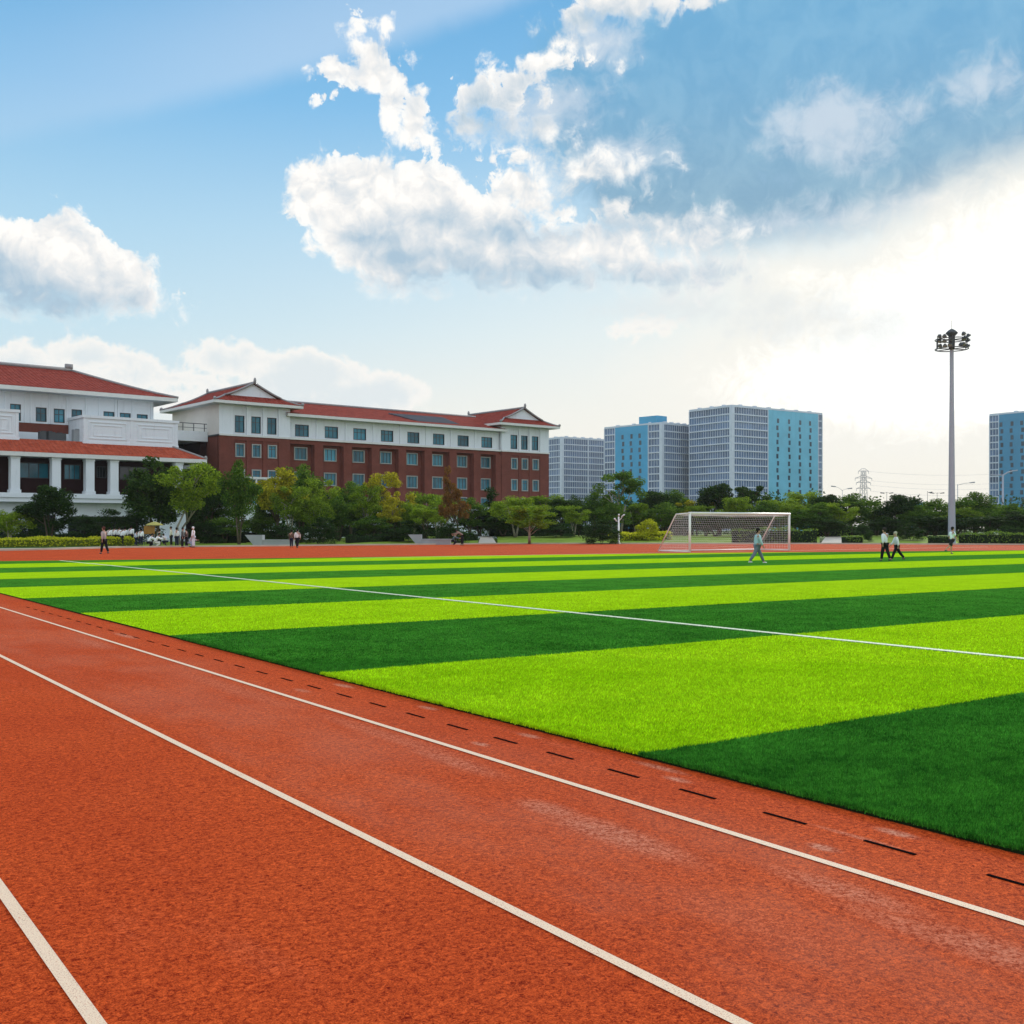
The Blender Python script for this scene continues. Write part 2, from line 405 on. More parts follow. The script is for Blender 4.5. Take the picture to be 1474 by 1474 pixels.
# far low clouds, pale and hazy
low = t.m('ADD', blobs([(440, 545, 90, 40), (335, 520, 55, 26), (520, 570, 100, 34), (120, 515, 70, 20), (170, 540, 60, 18), (15, 525, 55, 30), (250, 545, 60, 18), (400, 580, 170, 30), (930, 472, 40, 9)]), t.m('MULTIPLY', nE, .50))
c = t.mix(t.sm(low, -.05, .45, 0, .95), c, t.mix(t.sm(low, .1, 1.3), (1.0, .97, .92), (.78, .84, .86)))
# broad blue-grey cloud bank, upper right
bank = t.m('ADD', blobs([(1110, 120, 330, 140), (760, 150, 70, 40), (900, 150, 150, 120), (1290, 150, 290, 150), (1420, 80, 240, 130), (1050, 290, 150, 70), (1180, 285, 160, 60), (850, 90, 90, 70), (950, 250, 140, 90), (1330, 230, 150, 60)], 1.5), t.m('MULTIPLY', nE, .75))
bank_d = t.sm(bank, -.7, 2.3)
bn = t.sm(t.m('ADD', t.m('MULTIPLY', nA, .75), t.m('MULTIPLY', nB, .25)), .34, .68)
bc = t.mix(bn, (.165, .42, .67), (.22, .48, .71))
bc = t.mix(t.sm(el, 25, 14), bc, t.mix(bn, (.235, .41, .56), (.31, .49, .62)))
light = t.m('ADD', blobs([(1190, 175, 80, 45), (1270, 165, 60, 25), (1420, 115, 50, 26), (1225, 205, 50, 30), (860, 60, 60, 40), (770, 150, 100, 45), (900, 225, 70, 30), (1150, 320, 200, 16), (1330, 290, 120, 14)], 1.0), t.m('MULTIPLY', nE, .9))
bc = t.mix(t.sm(light, -.3, 2.0, 0, .75), bc, (.70, .77, .85))
c = t.mix(t.m('MULTIPLY', bank_d, .95), c, bc)
# veiled sun: brilliant white below the bank
glow = t.m('ADD', blobs([(1560, 330, 220, 105), (1440, 375, 190, 78), (1300, 425, 220, 62), (1160, 400, 130, 34), (1540, 470, 330, 160), (1300, 540, 330, 110)], 2.2), t.m('ADD', t.m('MULTIPLY', nS, 1.6), t.m('MULTIPLY', nF, .35)))
gcol = t.mix(t.sm(t.m('ADD', glow, t.m('MULTIPLY', nF, 2.5)), .6, 4.0), (.965, .945, .875), (1.35, 1.33, 1.25))
c = t.mix(t.sm(glow, -1.9, 1.9), c, gcol)
gs = t.m('ADD', blobs([(1230, 475, 110, 26), (1370, 490, 90, 24), (1100, 440, 60, 22), (1474, 360, 30, 20), (1190, 455, 60, 16), (1440, 520, 90, 16), (1150, 470, 60, 14), (1300, 500, 120, 22), (1000, 440, 70, 14)], 1.0), t.m('MULTIPLY', nE, 1.1))
c = t.mix(t.sm(gs, -.5, 1.8, 0, .55), c, (.76, .81, .83))
# white cumulus
cum = t.m('ADD', blobs([(470, 285, 48, 48), (520, 300, 90, 62), (600, 285, 80, 46), (650, 330, 110, 55), (580, 370, 90, 50), (590, 408, 60, 18), (720, 370, 90, 42), (800, 378, 100, 44), (880, 360, 90, 42), (950, 388, 100, 30), (1010, 395, 70, 24), (755, 272, 70, 24), (845, 245, 80, 20), (1000, 345, 70, 26), (930, 320, 80, 16), (860, 300, 60, 10), (770, 225, 40, 10),
    (486, 104, 22, 13), (545, 108, 36, 22), (562, 150, 20, 24), (536, 74, 17, 9), (468, 138, 8, 6), (596, 168, 17, 26), (622, 204, 26, 8), (680, 184, 62, 15), (712, 142, 46, 16), (750, 118, 40, 12), (765, 188, 46, 14), (792, 92, 40, 8), (524, 30, 12, 7), (830, 30, 36, 14), (895, 2, 60, 18), (975, 10, 34, 14), (818, 60, 22, 6),
    (10, 380, 75, 52), (85, 370, 66, 54), (140, 400, 62, 46), (195, 434, 48, 18), (60, 430, 90, 26)], .35), t.m('MULTIPLY', nE, .85))
soft = t.sm(t.m('ADD', nA, t.m('MULTIPLY', nS, 1.0)), .35, .70, .42, 1.5)          # crisp here, feathered there
cd_ = t.sm(t.m('DIVIDE', cum, t.m('ADD', soft, t.m('MULTIPLY', t.sm(blobs([(700, 420, 260, 34), (950, 395, 190, 70), (60, 440, 130, 22), (860, 260, 90, 30), (740, 190, 70, 14), (900, 45, 110, 14), (1000, 340, 90, 50)], 1.0), -1.2, .6), 2.4))), -.02, .50)
# relief: compare the field with itself a little way towards the sun
def dens(pw, pv): return t.m('ADD', t.m('MULTIPLY', t.noise(pw, .40, 4, .50), 2.2), t.m('ADD', t.m('MULTIPLY', t.noise(pw, 1.5, 4, .55), .6), t.m('MULTIPLY', smooth_voro(pv, .8), -.45)))
o_ = (.42, .60, 0)
rel = t.m('SUBTRACT', dens(t.vm('ADD', PW, o_), t.vm('ADD', PV, o_)), dens(PW, PV))
grey = t.m('ADD', blobs([(60, 430, 100, 34), (5, 405, 60, 34), (690, 405, 130, 26), (800, 418, 150, 20), (850, 320, 80, 18), (690, 160, 60, 22), (770, 150, 50, 28), (610, 372, 90, 20), (545, 345, 50, 16), (910, 404, 130, 14), (880, 26, 60, 10), (640, 320, 40, 14), (740, 335, 60, 12)], 1.0), t.m('ADD', t.m('MULTIPLY', nF, 1.3), t.m('MULTIPLY', nS, 2.4)))
sh = t.m('ADD', t.m('MULTIPLY', t.sm(grey, -1.2, 1.3, .14, 1.0), t.sm(cum, .0, 1.1, .15, 1.0)), t.m('MULTIPLY', rel, .62))
sh = t.m('MINIMUM', t.m('MAXIMUM', sh, 0.0), 1.0)
cc = t.ramp(sh, [(0, (1.05, 1.03, .99)), (.16, (.94, .93, .91)), (.45, (.73, .78, .82)), (.75, (.55, .66, .75)), (1, (.42, .57, .70))])
c = t.mix(t.m('MULTIPLY', cd_, t.sm(cum, -.2, 1.2, .85, 1.0)), c, cc)
# unseen sky behind and overhead: bright cloud added to fill facades and ground
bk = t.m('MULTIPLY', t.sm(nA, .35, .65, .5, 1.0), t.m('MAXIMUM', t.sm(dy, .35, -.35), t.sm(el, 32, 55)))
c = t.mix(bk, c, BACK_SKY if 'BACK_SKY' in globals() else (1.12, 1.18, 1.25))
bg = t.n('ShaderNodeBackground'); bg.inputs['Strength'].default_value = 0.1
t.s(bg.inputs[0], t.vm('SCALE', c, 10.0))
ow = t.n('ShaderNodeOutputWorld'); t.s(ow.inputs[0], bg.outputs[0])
W.cycles.sampling_method = 'MANUAL'; W.cycles.sample_map_resolution = 512
# ------------------------------------------------------------------ ground, track, pitch
def sheet(name, pts, z, m, kind='structure', local=True, thick=0.0):
    """flat polygon of world (x, y) points; local=True keeps its axes on the pitch so textures follow it"""
    vs = []
    for x, y in pts:
        if local: vs.append((D2[0]*x + D2[1]*y, D1[0]*x + D1[1]*y, 0))
        else: vs.append((x, y, 0))
    mb = MB(); n = len(vs)
    if thick:
        mb.add(vs, [tuple(range(n))]); mb.add([(a, b, 0) for a, b, _ in vs] + [(a, b, -thick) for a, b, _ in vs], [(i, n+i, n+(i+1) % n, (i+1) % n) for i in range(n)], 1)
    else: mb.add(vs, [tuple(range(n))])
    o = mb.build(name, [m, M['under']] if thick else m); o.location = (0, 0, z)  # near-black sides: the shadow line along the turf edge, put in as colour
    if local: o.rotation_euler = (0, 0, PITCH_ROT)
    o['kind'] = kind; return o
def w2(tt, s): return (D2[0]*tt + D1[0]*s, D2[1]*tt + D1[1]*s)
sheet('ground', [(-900, -200), (900, -200), (900, 1000), (-900, 1000)], -0.03, M['ground'], local=False)
far = [gnd(u, v) for u, v in ((-500, 801), (-300, 798), (-120, 795), (0, 793), (75, 791.5), (180, 788.5), (330, 787), (480, 785.5), (720, 783.2), (1000, 783), (1190, 783.2), (1474, 784.5), (1750, 786.5))]
trk = [(-70, -14), (60, -14), (110, 40)] + far[::-1]
sheet('running_track', trk, 0.0, M['track'])
# kerb along the far edge of the track
kb = MB()
for i in range(len(far)-1):
    a, b = np.array(far[i]), np.array(far[i+1]); d = (b-a)/np.linalg.norm(b-a); nrm = np.array((-d[1], d[0]))
    wd = 0.9 if i < 5 else 0.45
    p = [a, b, b+nrm*wd, a+nrm*wd]
    kb.add([(q[0], q[1], .11) for q in p] + [(q[0], q[1], -.02) for q in p], [(0, 1, 2, 3), (0, 4, 5, 1), (2, 6, 7, 3)])
kb.build('kerb', M['kerb'])['kind'] = 'structure'
T0 = 4.64
fe = [gnd(-160, 810.2), gnd(0, 808.3), gnd(400, 804), gnd(1000, 796.6), gnd(1474, 792.6), gnd(1900, 791)]
turf_pts = [w2(T0, -22), (75, -5), (110, 35)] + fe[::-1]
a0 = fe[0]; s_hit = D1[0]*a0[0] + D1[1]*a0[1]
turf_pts += [w2(T0, s_hit - 1)]
sheet('turf', turf_pts, 0.020, M['turf'], thick=.022)
def strip(name, tt, wd, s0, s1, z, m):
    mb = MB(); n = 40
    vs, fs = [], []
    for i in range(n+1):
        s = s0 + (s1-s0)*i/n
        vs += [(tt-wd/2, s, 0), (tt+wd/2, s, 0)]
        if i: fs.append((2*i-2, 2*i-1, 2*i+1, 2*i))
    mb.add(vs, fs); o = mb.build(name, m); o.location = (0, 0, z); o.rotation_euler = (0, 0, PITCH_ROT); o['kind'] = 'structure'
for tt in (ts(1474, 1330)[0], ts(1066.7, 1474)[0], ts(139, 1474)[0], ts(139, 1474)[0]-1.51, ts(139, 1474)[0]-3.02):
    strip('lane_line', tt, .048, -12, 62, .004, M['paint'])
strip('touchline', ts(1474, 951.4)[0], .12, -14, 45.5, .030, M['pitch_paint'])
gX, gY = gnd(993, 795.5)
gl = MB(); gs_ = D1[0]*gX + D1[1]*gY; gt_ = D2[0]*gX + D2[1]*gY
gl.box(gt_-22, gt_+31, gs_-.06, gs_+.06, 0, .002); o = gl.build('goal_line', M['pitch_paint']); o.location = (0, 0, .026); o.rotation_euler = (0, 0, PITCH_ROT); o['kind'] = 'structure'
# turf fibres near the camera
def fibres():
    out = []
    for (r0, r1, dens, h, wd) in ((4.2, 7.5, 11000, .021, .0045), (7.5, 12, 4800, .022, .007), (12, 30, 1500, .020, .012)):
        N = int((r1*2.2)*(r1*1.3)*dens*.5)
        x = RNG.uniform(-.62*r1, .62*r1, N); y = RNG.uniform(.7*r0, r1, N)
        tt = D2[0]*x + D2[1]*y; s = D1[0]*x + D1[1]*y; rr = np.hypot(x, y)
        k = (tt > T0) & (rr >= r0) & (rr < r1) & (np.abs(x) < .60*y+.8)
        if r0 == 12: k &= RNG.random(N) < np.clip((30-rr)/16, 0, 1)**1.6
        tt, s = tt[k], s[k]; out.append((tt, s, np.full(len(tt), h), np.full(len(tt), wd)))
    e = 5200                                              # the cut edge, denser
    s = RNG.uniform(-3, 14, e*9); tt = T0 + RNG.normal(.006, .013, len(s)) + .008*np.sin(s*9)*np.sin(s*23)
    out.append((tt, s, np.full(len(s), .026), np.full(len(s), .005)))
    tt, s, h, wd = (np.concatenate([o[i] for o in out]) for i in range(4))
    n = len(tt); h = h*RNG.uniform(.6, 1.25, n)
    la = (np.sin(tt*1.9+np.sin(s*1.3)*1.5)+np.sin(s*2.3+tt*.7))*.9 + RNG.normal(0, .9, n); lr = h*RNG.uniform(.1, .9, n)
    fa = RNG.uniform(0, math.pi, n)
    V = np.zeros((n, 3, 3))
    V[:, 0, 0] = tt - np.cos(fa)*wd/2; V[:, 0, 1] = s - np.sin(fa)*wd/2
    V[:, 1, 0] = tt + np.cos(fa)*wd/2; V[:, 1, 1] = s + np.sin(fa)*wd/2
    V[:, 2, 0] = tt + np.cos(la)*lr; V[:, 2, 1] = s + np.sin(la)*lr; V[:, 2, 2] = h
    me = np_mesh('turf_fibres', V.reshape(-1, 3), np.arange(n*3).reshape(-1, 3), [M['fibre']])
    o = link(bpy.data.objects.new('turf_fibres', me)); o.location = (0, 0, .016); o.rotation_euler = (0, 0, PITCH_ROT)
    tag(o, 'short artificial grass blades covering the striped pitch', 'grass', kind='stuff')
fibres()
# drain slots along the pitch edge
ORD = ['nearest', 'second', 'third', 'fourth', 'fifth', 'sixth', 'seventh', 'eighth', 'ninth', 'tenth', 'eleventh', 'twelfth', 'thirteenth', 'fourteenth', 'fifteenth', 'sixteenth',
       'seventeenth', 'eighteenth', 'nineteenth', 'twentieth', 'twenty-first', 'twenty-second', 'twenty-third', 'twenty-fourth', 'twenty-fifth', 'twenty-sixth', 'twenty-seventh', 'twenty-eighth', 'twenty-ninth', 'thirtieth', 'thirty-first', 'thirty-second']
ns = 32; so_ = None
for i in range(ns):
    if so_ is None:
        mb = MB(); mb.box(-.010, .010, -.135, .135, 0, .003); 
        so_ = mb.build('drain_slot', M['slot']); o = so_
    else: o = so_.copy(); COL.objects.link(o)
    x, y = w2(4.25, 2.447 + .61*i); o.location = (x, y, .001); o.rotation_euler = (0, 0, PITCH_ROT)
    tag(o, 'black drain slot beside the turf, '+('nearest to the viewer' if i == 0 else 'farthest of the row' if i == 31 else ORD[i]+' counted from the viewer'), 'drain slot', 'black drain slots along the edge of the turf')

# ------------------------------------------------------------------ building helpers
BD = (0.77, 0.638); BN = (-0.638, 0.77); BROT = math.atan2(BD[1], BD[0])
class Frame:
    """a facade frame: origin P0, a = along the facade, b = depth behind it"""
    def __init__(self, P0): self.P0 = P0
    def xy(self, a, b): return (self.P0[0]+BD[0]*a+BN[0]*b, self.P0[1]+BD[1]*a+BN[1]*b)
    def a(self, u, b):
        k = (u-U0)/F; x = self.P0[0]+BN[0]*b; y = self.P0[1]+BN[1]*b
        return (k*y - x)/(BD[0]-k*BD[1])
    def z(self, u, v, b): return zat(v, self.xy(self.a(u, b), b)[1])
def wall_open(mb, a0, a1, z0, z1, b0, b1, ops, m=0):
    """a wall slab b0..b1 deep with real rectangular openings"""
    cuts = sorted({a0, a1} | {x for o in ops for x in o[:2] if a0 < x < a1})
    for i in range(len(cuts)-1):
        c0, c1 = cuts[i], cuts[i+1]; mid = (c0+c1)/2
        segs = sorted((o[2], o[3]) for o in ops if o[0] < mid < o[1]); z = z0
        for s0, s1 in segs:
            if s0 > z: mb.box(c0, c1, b0, b1, z, s0, m)
            z = max(z, s1)
        if z < z1: mb.box(c0, c1, b0, b1, z, z1, m)
def window(parent, a0, a1, z0, z1, b, frame_m, glass_m, nv=2, trans=.36, rim=.12, proud=.06, name='window', fm2=None):
    """frame (rim, mullions, transom) with its pane as a child; b = wall face, the pane sits inside the opening"""
    f = MB(); fm = 0
    f.box(a0-rim, a0, b-proud, b+.20, z0-rim, z1+rim); f.box(a1, a1+rim, b-proud, b+.20, z0-rim, z1+rim)
    f.box(a0, a1, b-proud, b+.20, z1, z1+rim); f.box(a0, a1, b-proud-.03, b+.20, z0-rim, z0)
    k = .035
    for i in range(1, nv):
        x = a0+(a1-a0)*i/nv; f.box(x-k, x+k, b+.12, b+.19, z0, z1, 1)
    if trans:
        zt = z1-(z1-z0)*trans
        for i in range(nv):
            x0 = a0+(a1-a0)*i/nv+(k if i else 0); x1 = a0+(a1-a0)*(i+1)/nv-(k if i < nv-1 else 0)
            f.box(x0, x1, b+.125, b+.185, zt-k, zt+k, 1)
    w = f.build(name, [frame_m, M['dark_metal']], parent)
    g = MB(); g.box(a0+.004, a1-.004, b+.15, b+.165, z0+.004, z1-.004); g.build('pane', glass_m, w)
    return w
def ridge_bar(mb, p0, p1, r=.16, m=0): mb.tube([p0, p1], r, 6, m)

# ------------------------------------------------------------------ brick and white teaching block (middle of the photo)
FB = Frame((-34.9, 130.0))
B = empty('school_building', (FB.P0[0], FB.P0[1], 0), BROT, 'long brick and white school block with red roofs and gabled end pavilions', 'building')
DEP, PW_, ML, MR, LEN = 14.0, 9.4, 9.4, 43.4, 52.5
ZB, ZW, ZE, ZM = 4.2, 12.62, 16.3, 15.35
wins = []                                                  # (a0, a1, z0, z1, face b, style)
bay = (MR-ML)/8
mid_c = [ML+bay*(i+.5)-.12 for i in range(8)]
# masses behind the facades
bk_, wk = MB(), MB()
bk_.box(0, PW_, .60, DEP, 0, ZW); bk_.box(ML, MR, 1.40, DEP, 0, ZW); bk_.box(MR, LEN, .60, DEP, 0, ZW)
wk.box(0, PW_, .60, DEP, ZW, ZE+.2); wk.box(ML, MR, 1.05, DEP, ZW, ZM+.3); wk.box(MR, LEN, .60, DEP, ZW, ZE+.2)
rows = [(10.0, 11.7), (6.85, 8.6), (4.3, 5.85)]
def pavilion(c0, c1, mirror=False):
    w = c1-c0; cs = [c0+w*f for f in ((.29, .52, .745) if not mirror else (.27, .49, .72))]
    ops = []
    for c in cs:
        for z0, z1 in rows: ops.append((c-.64, c+.64, z0, z1)); wins.append((c-.64, c+.64, z0, z1, .12, 'brick'))
    # tall recessed bays in the brick
    strips = [(c-.82, c+.82) for c in cs]
    prev = c0
    for s0, s1 in strips:
        bk_.box(prev, s0, 0, .36, 0, ZW); prev = s1
        bk_.box(s0, s1, 0, .36, 12.05, ZW)
    bk_.box(prev, c1, 0, .36, 0, ZW)
    for (s0, s1), c in zip(strips, cs):
        wall_open(bk_, s0, s1, 0, 12.05, .12, .36, [o for o in ops if s0 < (o[0]+o[1])/2 < s1])
    prev = c0
    for (s0, s1), c in zip(strips, cs):
        wk.box(prev, s0, 0, .36, ZW, ZE+.2); prev = s1
        wall_open(wk, s0, s1, ZW, ZE+.2, .22, .36, [(c-.62, c+.62, 13.0, 15.05)])
        wins.append((c-.62, c+.62, 13.0, 15.05, .22, 'white'))
    wk.box(prev, c1, 0, .36, ZW, ZE+.2)
pavilion(0, PW_); pavilion(MR, LEN, True)
# middle range: deep brick piers between recessed window bays, white top storey
ops = []
for c in mid_c:
    for z0, z1 in rows: ops.append((c-.95, c+.95, z0, z1)); wins.append((c-.95, c+.95, z0, z1, 1.0, 'brick'))
wall_open(bk_, ML, MR, 0, 12.0, 1.0, 1.36, ops)
bk_.box(ML, MR, .30, 1.36, 12.0, ZW)
for i in range(1, 8):
    x = ML+bay*i-.12; bk_.box(x-.62, x+.62, .12, 1.0, 0, 12.0)
bk_.box(MR-1.0, MR, .12, 1.0, 0, 12.0)
wops = [(c-.97, c+.97, 13.0, 14.5) for c in mid_c]
wall_open(wk, ML, MR, ZW, ZM+.3, .66, 1.0, wops)
for c in mid_c: wins.append((c-.97, c+.97, 13.0, 14.5, .66, 'white'))
for i in range(0, 9):
    x = ML+bay*i-.12
    if 0 < i < 8: wk.box(x-.13, x+.13, .52, .66, ZW+.16, ZM+.3)
bk_.build('brick_wall', M['brick'], B); wk.build('white_wall', M['white'], B)
sw = MB(); sw.box(-.014, -.002, .02, DEP, ZW+.02, ZE+.2); sw.build('side_wall', M['cream'], B)
ld = MB(); ld.box(-.08, PW_+.08, -.10, 0, ZW-.10, ZW+.12); ld.box(ML+.08, MR-.08, .10, .30, ZW-.10, ZW+.14); ld.box(MR-.08, LEN+.08, -.10, 0, ZW-.10, ZW+.12)
ld.box(-.10, -.013, -.10, DEP, ZW-.12, ZW+.05, 1); ld.build('string_course', [M['trim'], M['dark_metal']], B)
for (a0, a1, z0, z1, b, st) in wins:
    wide = a1-a0 > 1.5
    if st == 'white': window(B, a0+.06, a1-.06, z0+.06, z1-.06, b, M['dark_metal'], M['glass'], 3 if wide else 2, .34, .06, .02)
    else: window(B, a0+.14, a1-.14, z0+.14, z1-.14, b, M['frame'], M['glass'], 3 if wide else 2, .0 if wide else .3, .12, .07)
# podium terrace with pale render
pd = MB(); pd.box(-.7, LEN+.5, -2.6, -.01, 0, 4.0); pd.box(-.8, LEN+.6, -2.75, .0-.012, 4.0, 4.22); pd.build('podium', M['white'], B)
for x in (3.6, 4.9, 6.1):                                   # entrance frame seen between the trees
    pl = MB(); pl.box(x-.09, x+.09, -2.5, -2.32, 4.22, 7.3); pl.build('entrance_post', M['trim'], B)
en = MB(); en.box(2.2, 7.3, -2.52, -.02, 7.3, 7.55); en.build('entrance_canopy', M['trim'], B)
# roofs
def xieshan(c0, c1, ov=1.2):
    c = (c0+c1)/2; Wd = (c1-c0)/2+ov; hw = 3.6; f0, f1 = -ov, DEP+ov; z0, zg, za = 16.62, 17.5, 19.15
    g0, g1 = .6, DEP-.6
    r = MB()
    def skirt(p, q, n=4):
        """concave skirt between eave edge p and upper edge q"""
        vs, fs = [], []
        for i in range(n+1):
            k = i/n; kz = k**1.25
            for (a, b) in zip(p, q):
                vs.append((a[0]+(b[0]-a[0])*k, a[1]+(b[1]-a[1])*k, a[2]+(b[2]-a[2])*kz))
        for i in range(n): fs.append((2*i, 2*i+1, 2*i+3, 2*i+2))
        return vs, fs
    e = [(c-Wd, f0, z0), (c+Wd, f0, z0), (c+Wd, f1, z0), (c-Wd, f1, z0)]
    g = [(c-hw, g0, zg), (c+hw, g0, zg), (c+hw, g1, zg), (c-hw, g1, zg)]
    for i, m in ((0, 0), (1, 1), (2, 0), (3, 1)):
        j = (i+1) % 4; vs, fs = skirt((e[i], e[j]), (g[i], g[j])); r.add(vs, fs, m)
    for s in (-1, 1):
        n = 6; vs = []; fs = []
        for i in range(n+1):
            k = i/n; x = c+s*hw*(1-k); z = zg-.02+(za-zg)*(k**1.18)
            vs += [(x, g0-.28, z), (x, g1+.28, z)]
        for i in range(n): fs.append((2*i, 2*i+1, 2*i+3, 2*i+2) if s > 0 else (2*i+2, 2*i+3, 2*i+1, 2*i))
        r.add(vs, fs, 1)
    roof = r.build('pavilion_roof', [M['tile_x'], M['tile_y']], B)
    for y0, y1 in ((g0, g0+.2), (g1-.2, g1)):
        gb = MB(); gb.add([(c-hw+.3, y0, zg-.1), (c+hw-.3, y0, zg-.1), (c, y0, za-.12), (c-hw+.3, y1, zg-.1), (c+hw-.3, y1, zg-.1), (c, y1, za-.12)], [(0, 1, 2), (5, 4, 3), (0, 2, 5, 3), (1, 4, 5, 2)])
        gb.build('gable', M['white'], roof)
    rb = MB(); ridge_bar(rb, (c, g0-.4, za+.05), (c, g1+.4, za+.05), .17)
    for s in (-1, 1):
        n = 6; pts0, pts1 = [], []
        for i in range(n+1):
            k = i/n; x = c+s*hw*(1-k); z = zg+(za-zg)*(k**1.18)+.04
            pts0.append((x, g0-.30, z)); pts1.append((x, g1+.30, z))
        rb.tube(pts0, .13, 6); rb.tube(pts1, .13, 6)
        for yy, gg in ((f0, g0), (f1, g1)):
            pts = [(c+s*(Wd+(hw-Wd)*k), yy+(gg-yy)*k, z0+(zg-z0)*k**1.25+.05) for k in (0, .25, .5, .75, 1)]
            rb.tube(pts, .12, 6)
            rb.ball((c+s*(Wd-.1), yy*(.98), z0+.18), .2, 8)
    rb.ball((c, g0-.45, za+.3), .26, 8, 0, (.7, .7, 1.4)); rb.ball((c, g1+.45, za+.3), .26, 8, 0, (.7, .7, 1.4))
    rb.build('ridge', M['ridge'], roof, True)
    fa = MB(); th = .34; i_ = .22
    fa.box(c-Wd, c+Wd, f0, f0+i_, z0-th, z0-.01); fa.box(c-Wd, c+Wd, f1-i_, f1, z0-th, z0-.01)
    fa.box(c-Wd, c-Wd+i_, f0+i_, f1-i_, z0-th, z0-.01); fa.box(c+Wd-i_, c+Wd, f0+i_, f1-i_, z0-th, z0-.01)
    fa.box(c-Wd+i_, c+Wd-i_, f0+i_, f1-i_, z0-th+.03, z0-th+.10, 1)
    fa.build('eaves', [M['trim'], M['soffit']], roof)
xieshan(0, PW_); xieshan(MR, LEN)
r = MB(); x0, x1 = PW_-.6, MR+.6
prof = [(-.55, ZM+.36), (1.6, 16.25), (3.8, 17.0), (6.9, 18.0)]
for sgn in (0, 1):
    pr = [(b if not sgn else DEP-b, z) for b, z in prof]
    vs = []
    for b, z in pr: vs += [(x0, b, z), (x1, b, z)]
    r.add(vs, [((2*i, 2*i+1, 2*i+3, 2*i+2) if not sgn else (2*i+2, 2*i+3, 2*i+1, 2*i)) for i in range(len(pr)-1)])
mr = r.build('main_roof', M['tile_x'], B)
rb = MB(); ridge_bar(rb, (x0, DEP/2, 18.08), (x1, DEP/2, 18.08), .17); rb.build('ridge', M['ridge'], mr, True)
fa = MB(); fa.box(x0, x1, -.60, -.38, ZM, ZM+.345); fa.box(x0, x1, -.38, .64, ZM+.03, ZM+.10, 1); fa.build('eaves', [M['trim'], M['soffit']], mr)
sk = MB()
ska, skb = 29.5, 36.5
sk.add([(ska, .9, 16.10), (skb, .9, 16.10), (skb-.6, 4.2, 17.30), (ska-2.8, 4.2, 17.30), (ska, .9, 15.9), (skb, .9, 15.9), (skb-.6, 4.2, 17.0), (ska-2.8, 4.2, 17.0)], [(0, 1, 2, 3), (0, 4, 5, 1), (1, 5, 6, 2), (3, 7, 4, 0)])
sk.build('skylight', M['solar'], mr)

# ------------------------------------------------------------------ white hall with red hipped roof (left)
FA = Frame((-33.0, 118.0))
A = empty('school_hall', (FA.P0[0], FA.P0[1], 0), BROT, 'white school hall with a broad red hipped roof, white columns and a tiled awning', 'building')
AL = -38.0
def az_(u, v, b): return FA.a(u, b), FA.z(u, v, b)
zl = FA.z(150, 655, 0)                                      # awning eave, top of fascia
# awning roof
r = MB(); zt = 10.35
e = [(AL, 0, zl), (0, 0, zl), (0, 13, zl)]; g = [(AL, 3.0, zt), (-3.0, 3.0, zt), (-3.0, 13, zt)]
r.add([e[0], e[1], g[1], g[0]], [(0, 1, 2, 3)], 0); r.add([e[1], e[2], g[2], g[1]], [(0, 1, 2, 3)], 1)
aw = r.build('awning_roof', [M['tile_low'], M['tile_y']], A)
fa = MB(); fa.box(AL, 0, -.02, .25, zl-.42, zl-.012); fa.box(-.25, .0, .25, 13, zl-.42, zl-.012); fa.box(AL, -.25, .25, 2.4, zl-.40, zl-.30, 1); fa.build('eaves', [M['trim'], M['soffit']], aw)
rb = MB(); ridge_bar(rb, (0, 0, zl+.05), (-3.0, 3.0, zt+.06), .12); rb.ball((-.1, .1, zl+.2), .18, 8); rb.build('ridge', M['ridge'], aw)
# first-floor wall behind the colonnade, terrace slab, columns
zf = FA.z(120, 711, .3)
fw = MB()
ow = []
for (u0, u1, v0, v1) in ((27, 71, 665, 688), (92, 116, 668, 690), (139, 153, 671, 688), (172, 214, 671, 690)):
    a0, a1 = FA.a(u0, 2.4), FA.a(u1, 2.4); ow.append((a0, a1, FA.z(u0, v1, 2.4), FA.z(u0, v0, 2.4)))
ow.append((AL+2, AL+8, zf+1.8, zf+3.6)); ow.append((AL+10, AL+16.2, zf+1.8, zf+3.6))
wall_open(fw, AL, -1.6, zf, zl-.32, 2.4, 2.7, ow); fw.box(AL, -1.6, 2.75, 13, 0, zl-.32)
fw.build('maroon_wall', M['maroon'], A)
for (a0, a1, z0, z1) in ow: window(A, a0+.08, a1-.08, z0+.08, z1-.08, 2.4, M['dark_metal'], M['dark_glass'] if a0 > FA.a(110, 2.4) else M['glass'], 3, .0, .08, .03)
sl = MB(); zs0 = FA.z(120, 722, .3)
sl.box(AL, FA.a(200, .3), .2, 2.39, zf-.45, zf); sl.box(AL, FA.a(200, .3)-.1, .34, 2.38, zs0-.1, zf-.46); sl.box(AL, -1.7, .7, 2.6, 0, .35); sl.build('terrace_slab', M['white'], A)
for (u0, u1) in ((20.8, 25.4+0), (74, 85), (123, 133), (157.5, 168), (252, 260), (-45, -33), (-130, -117)):
    b = .75; c = FA.a((u0+u1)/2 if u0 != 20.8 else 20.5, b); w = .42
    cm = MB(); cm.box(c-w, c+w, b-w, b+w, zf+.001, zl-.42); cm.box(c-w-.09, c+w+.09, b-w-.09, b+w+.09, zf+.001, zf+.30); cm.box(c-w-.05, c+w+.05, b-w-.05, b+w+.05, zl-.66, zl-.43)
    cm.build('column', M['white'], A)
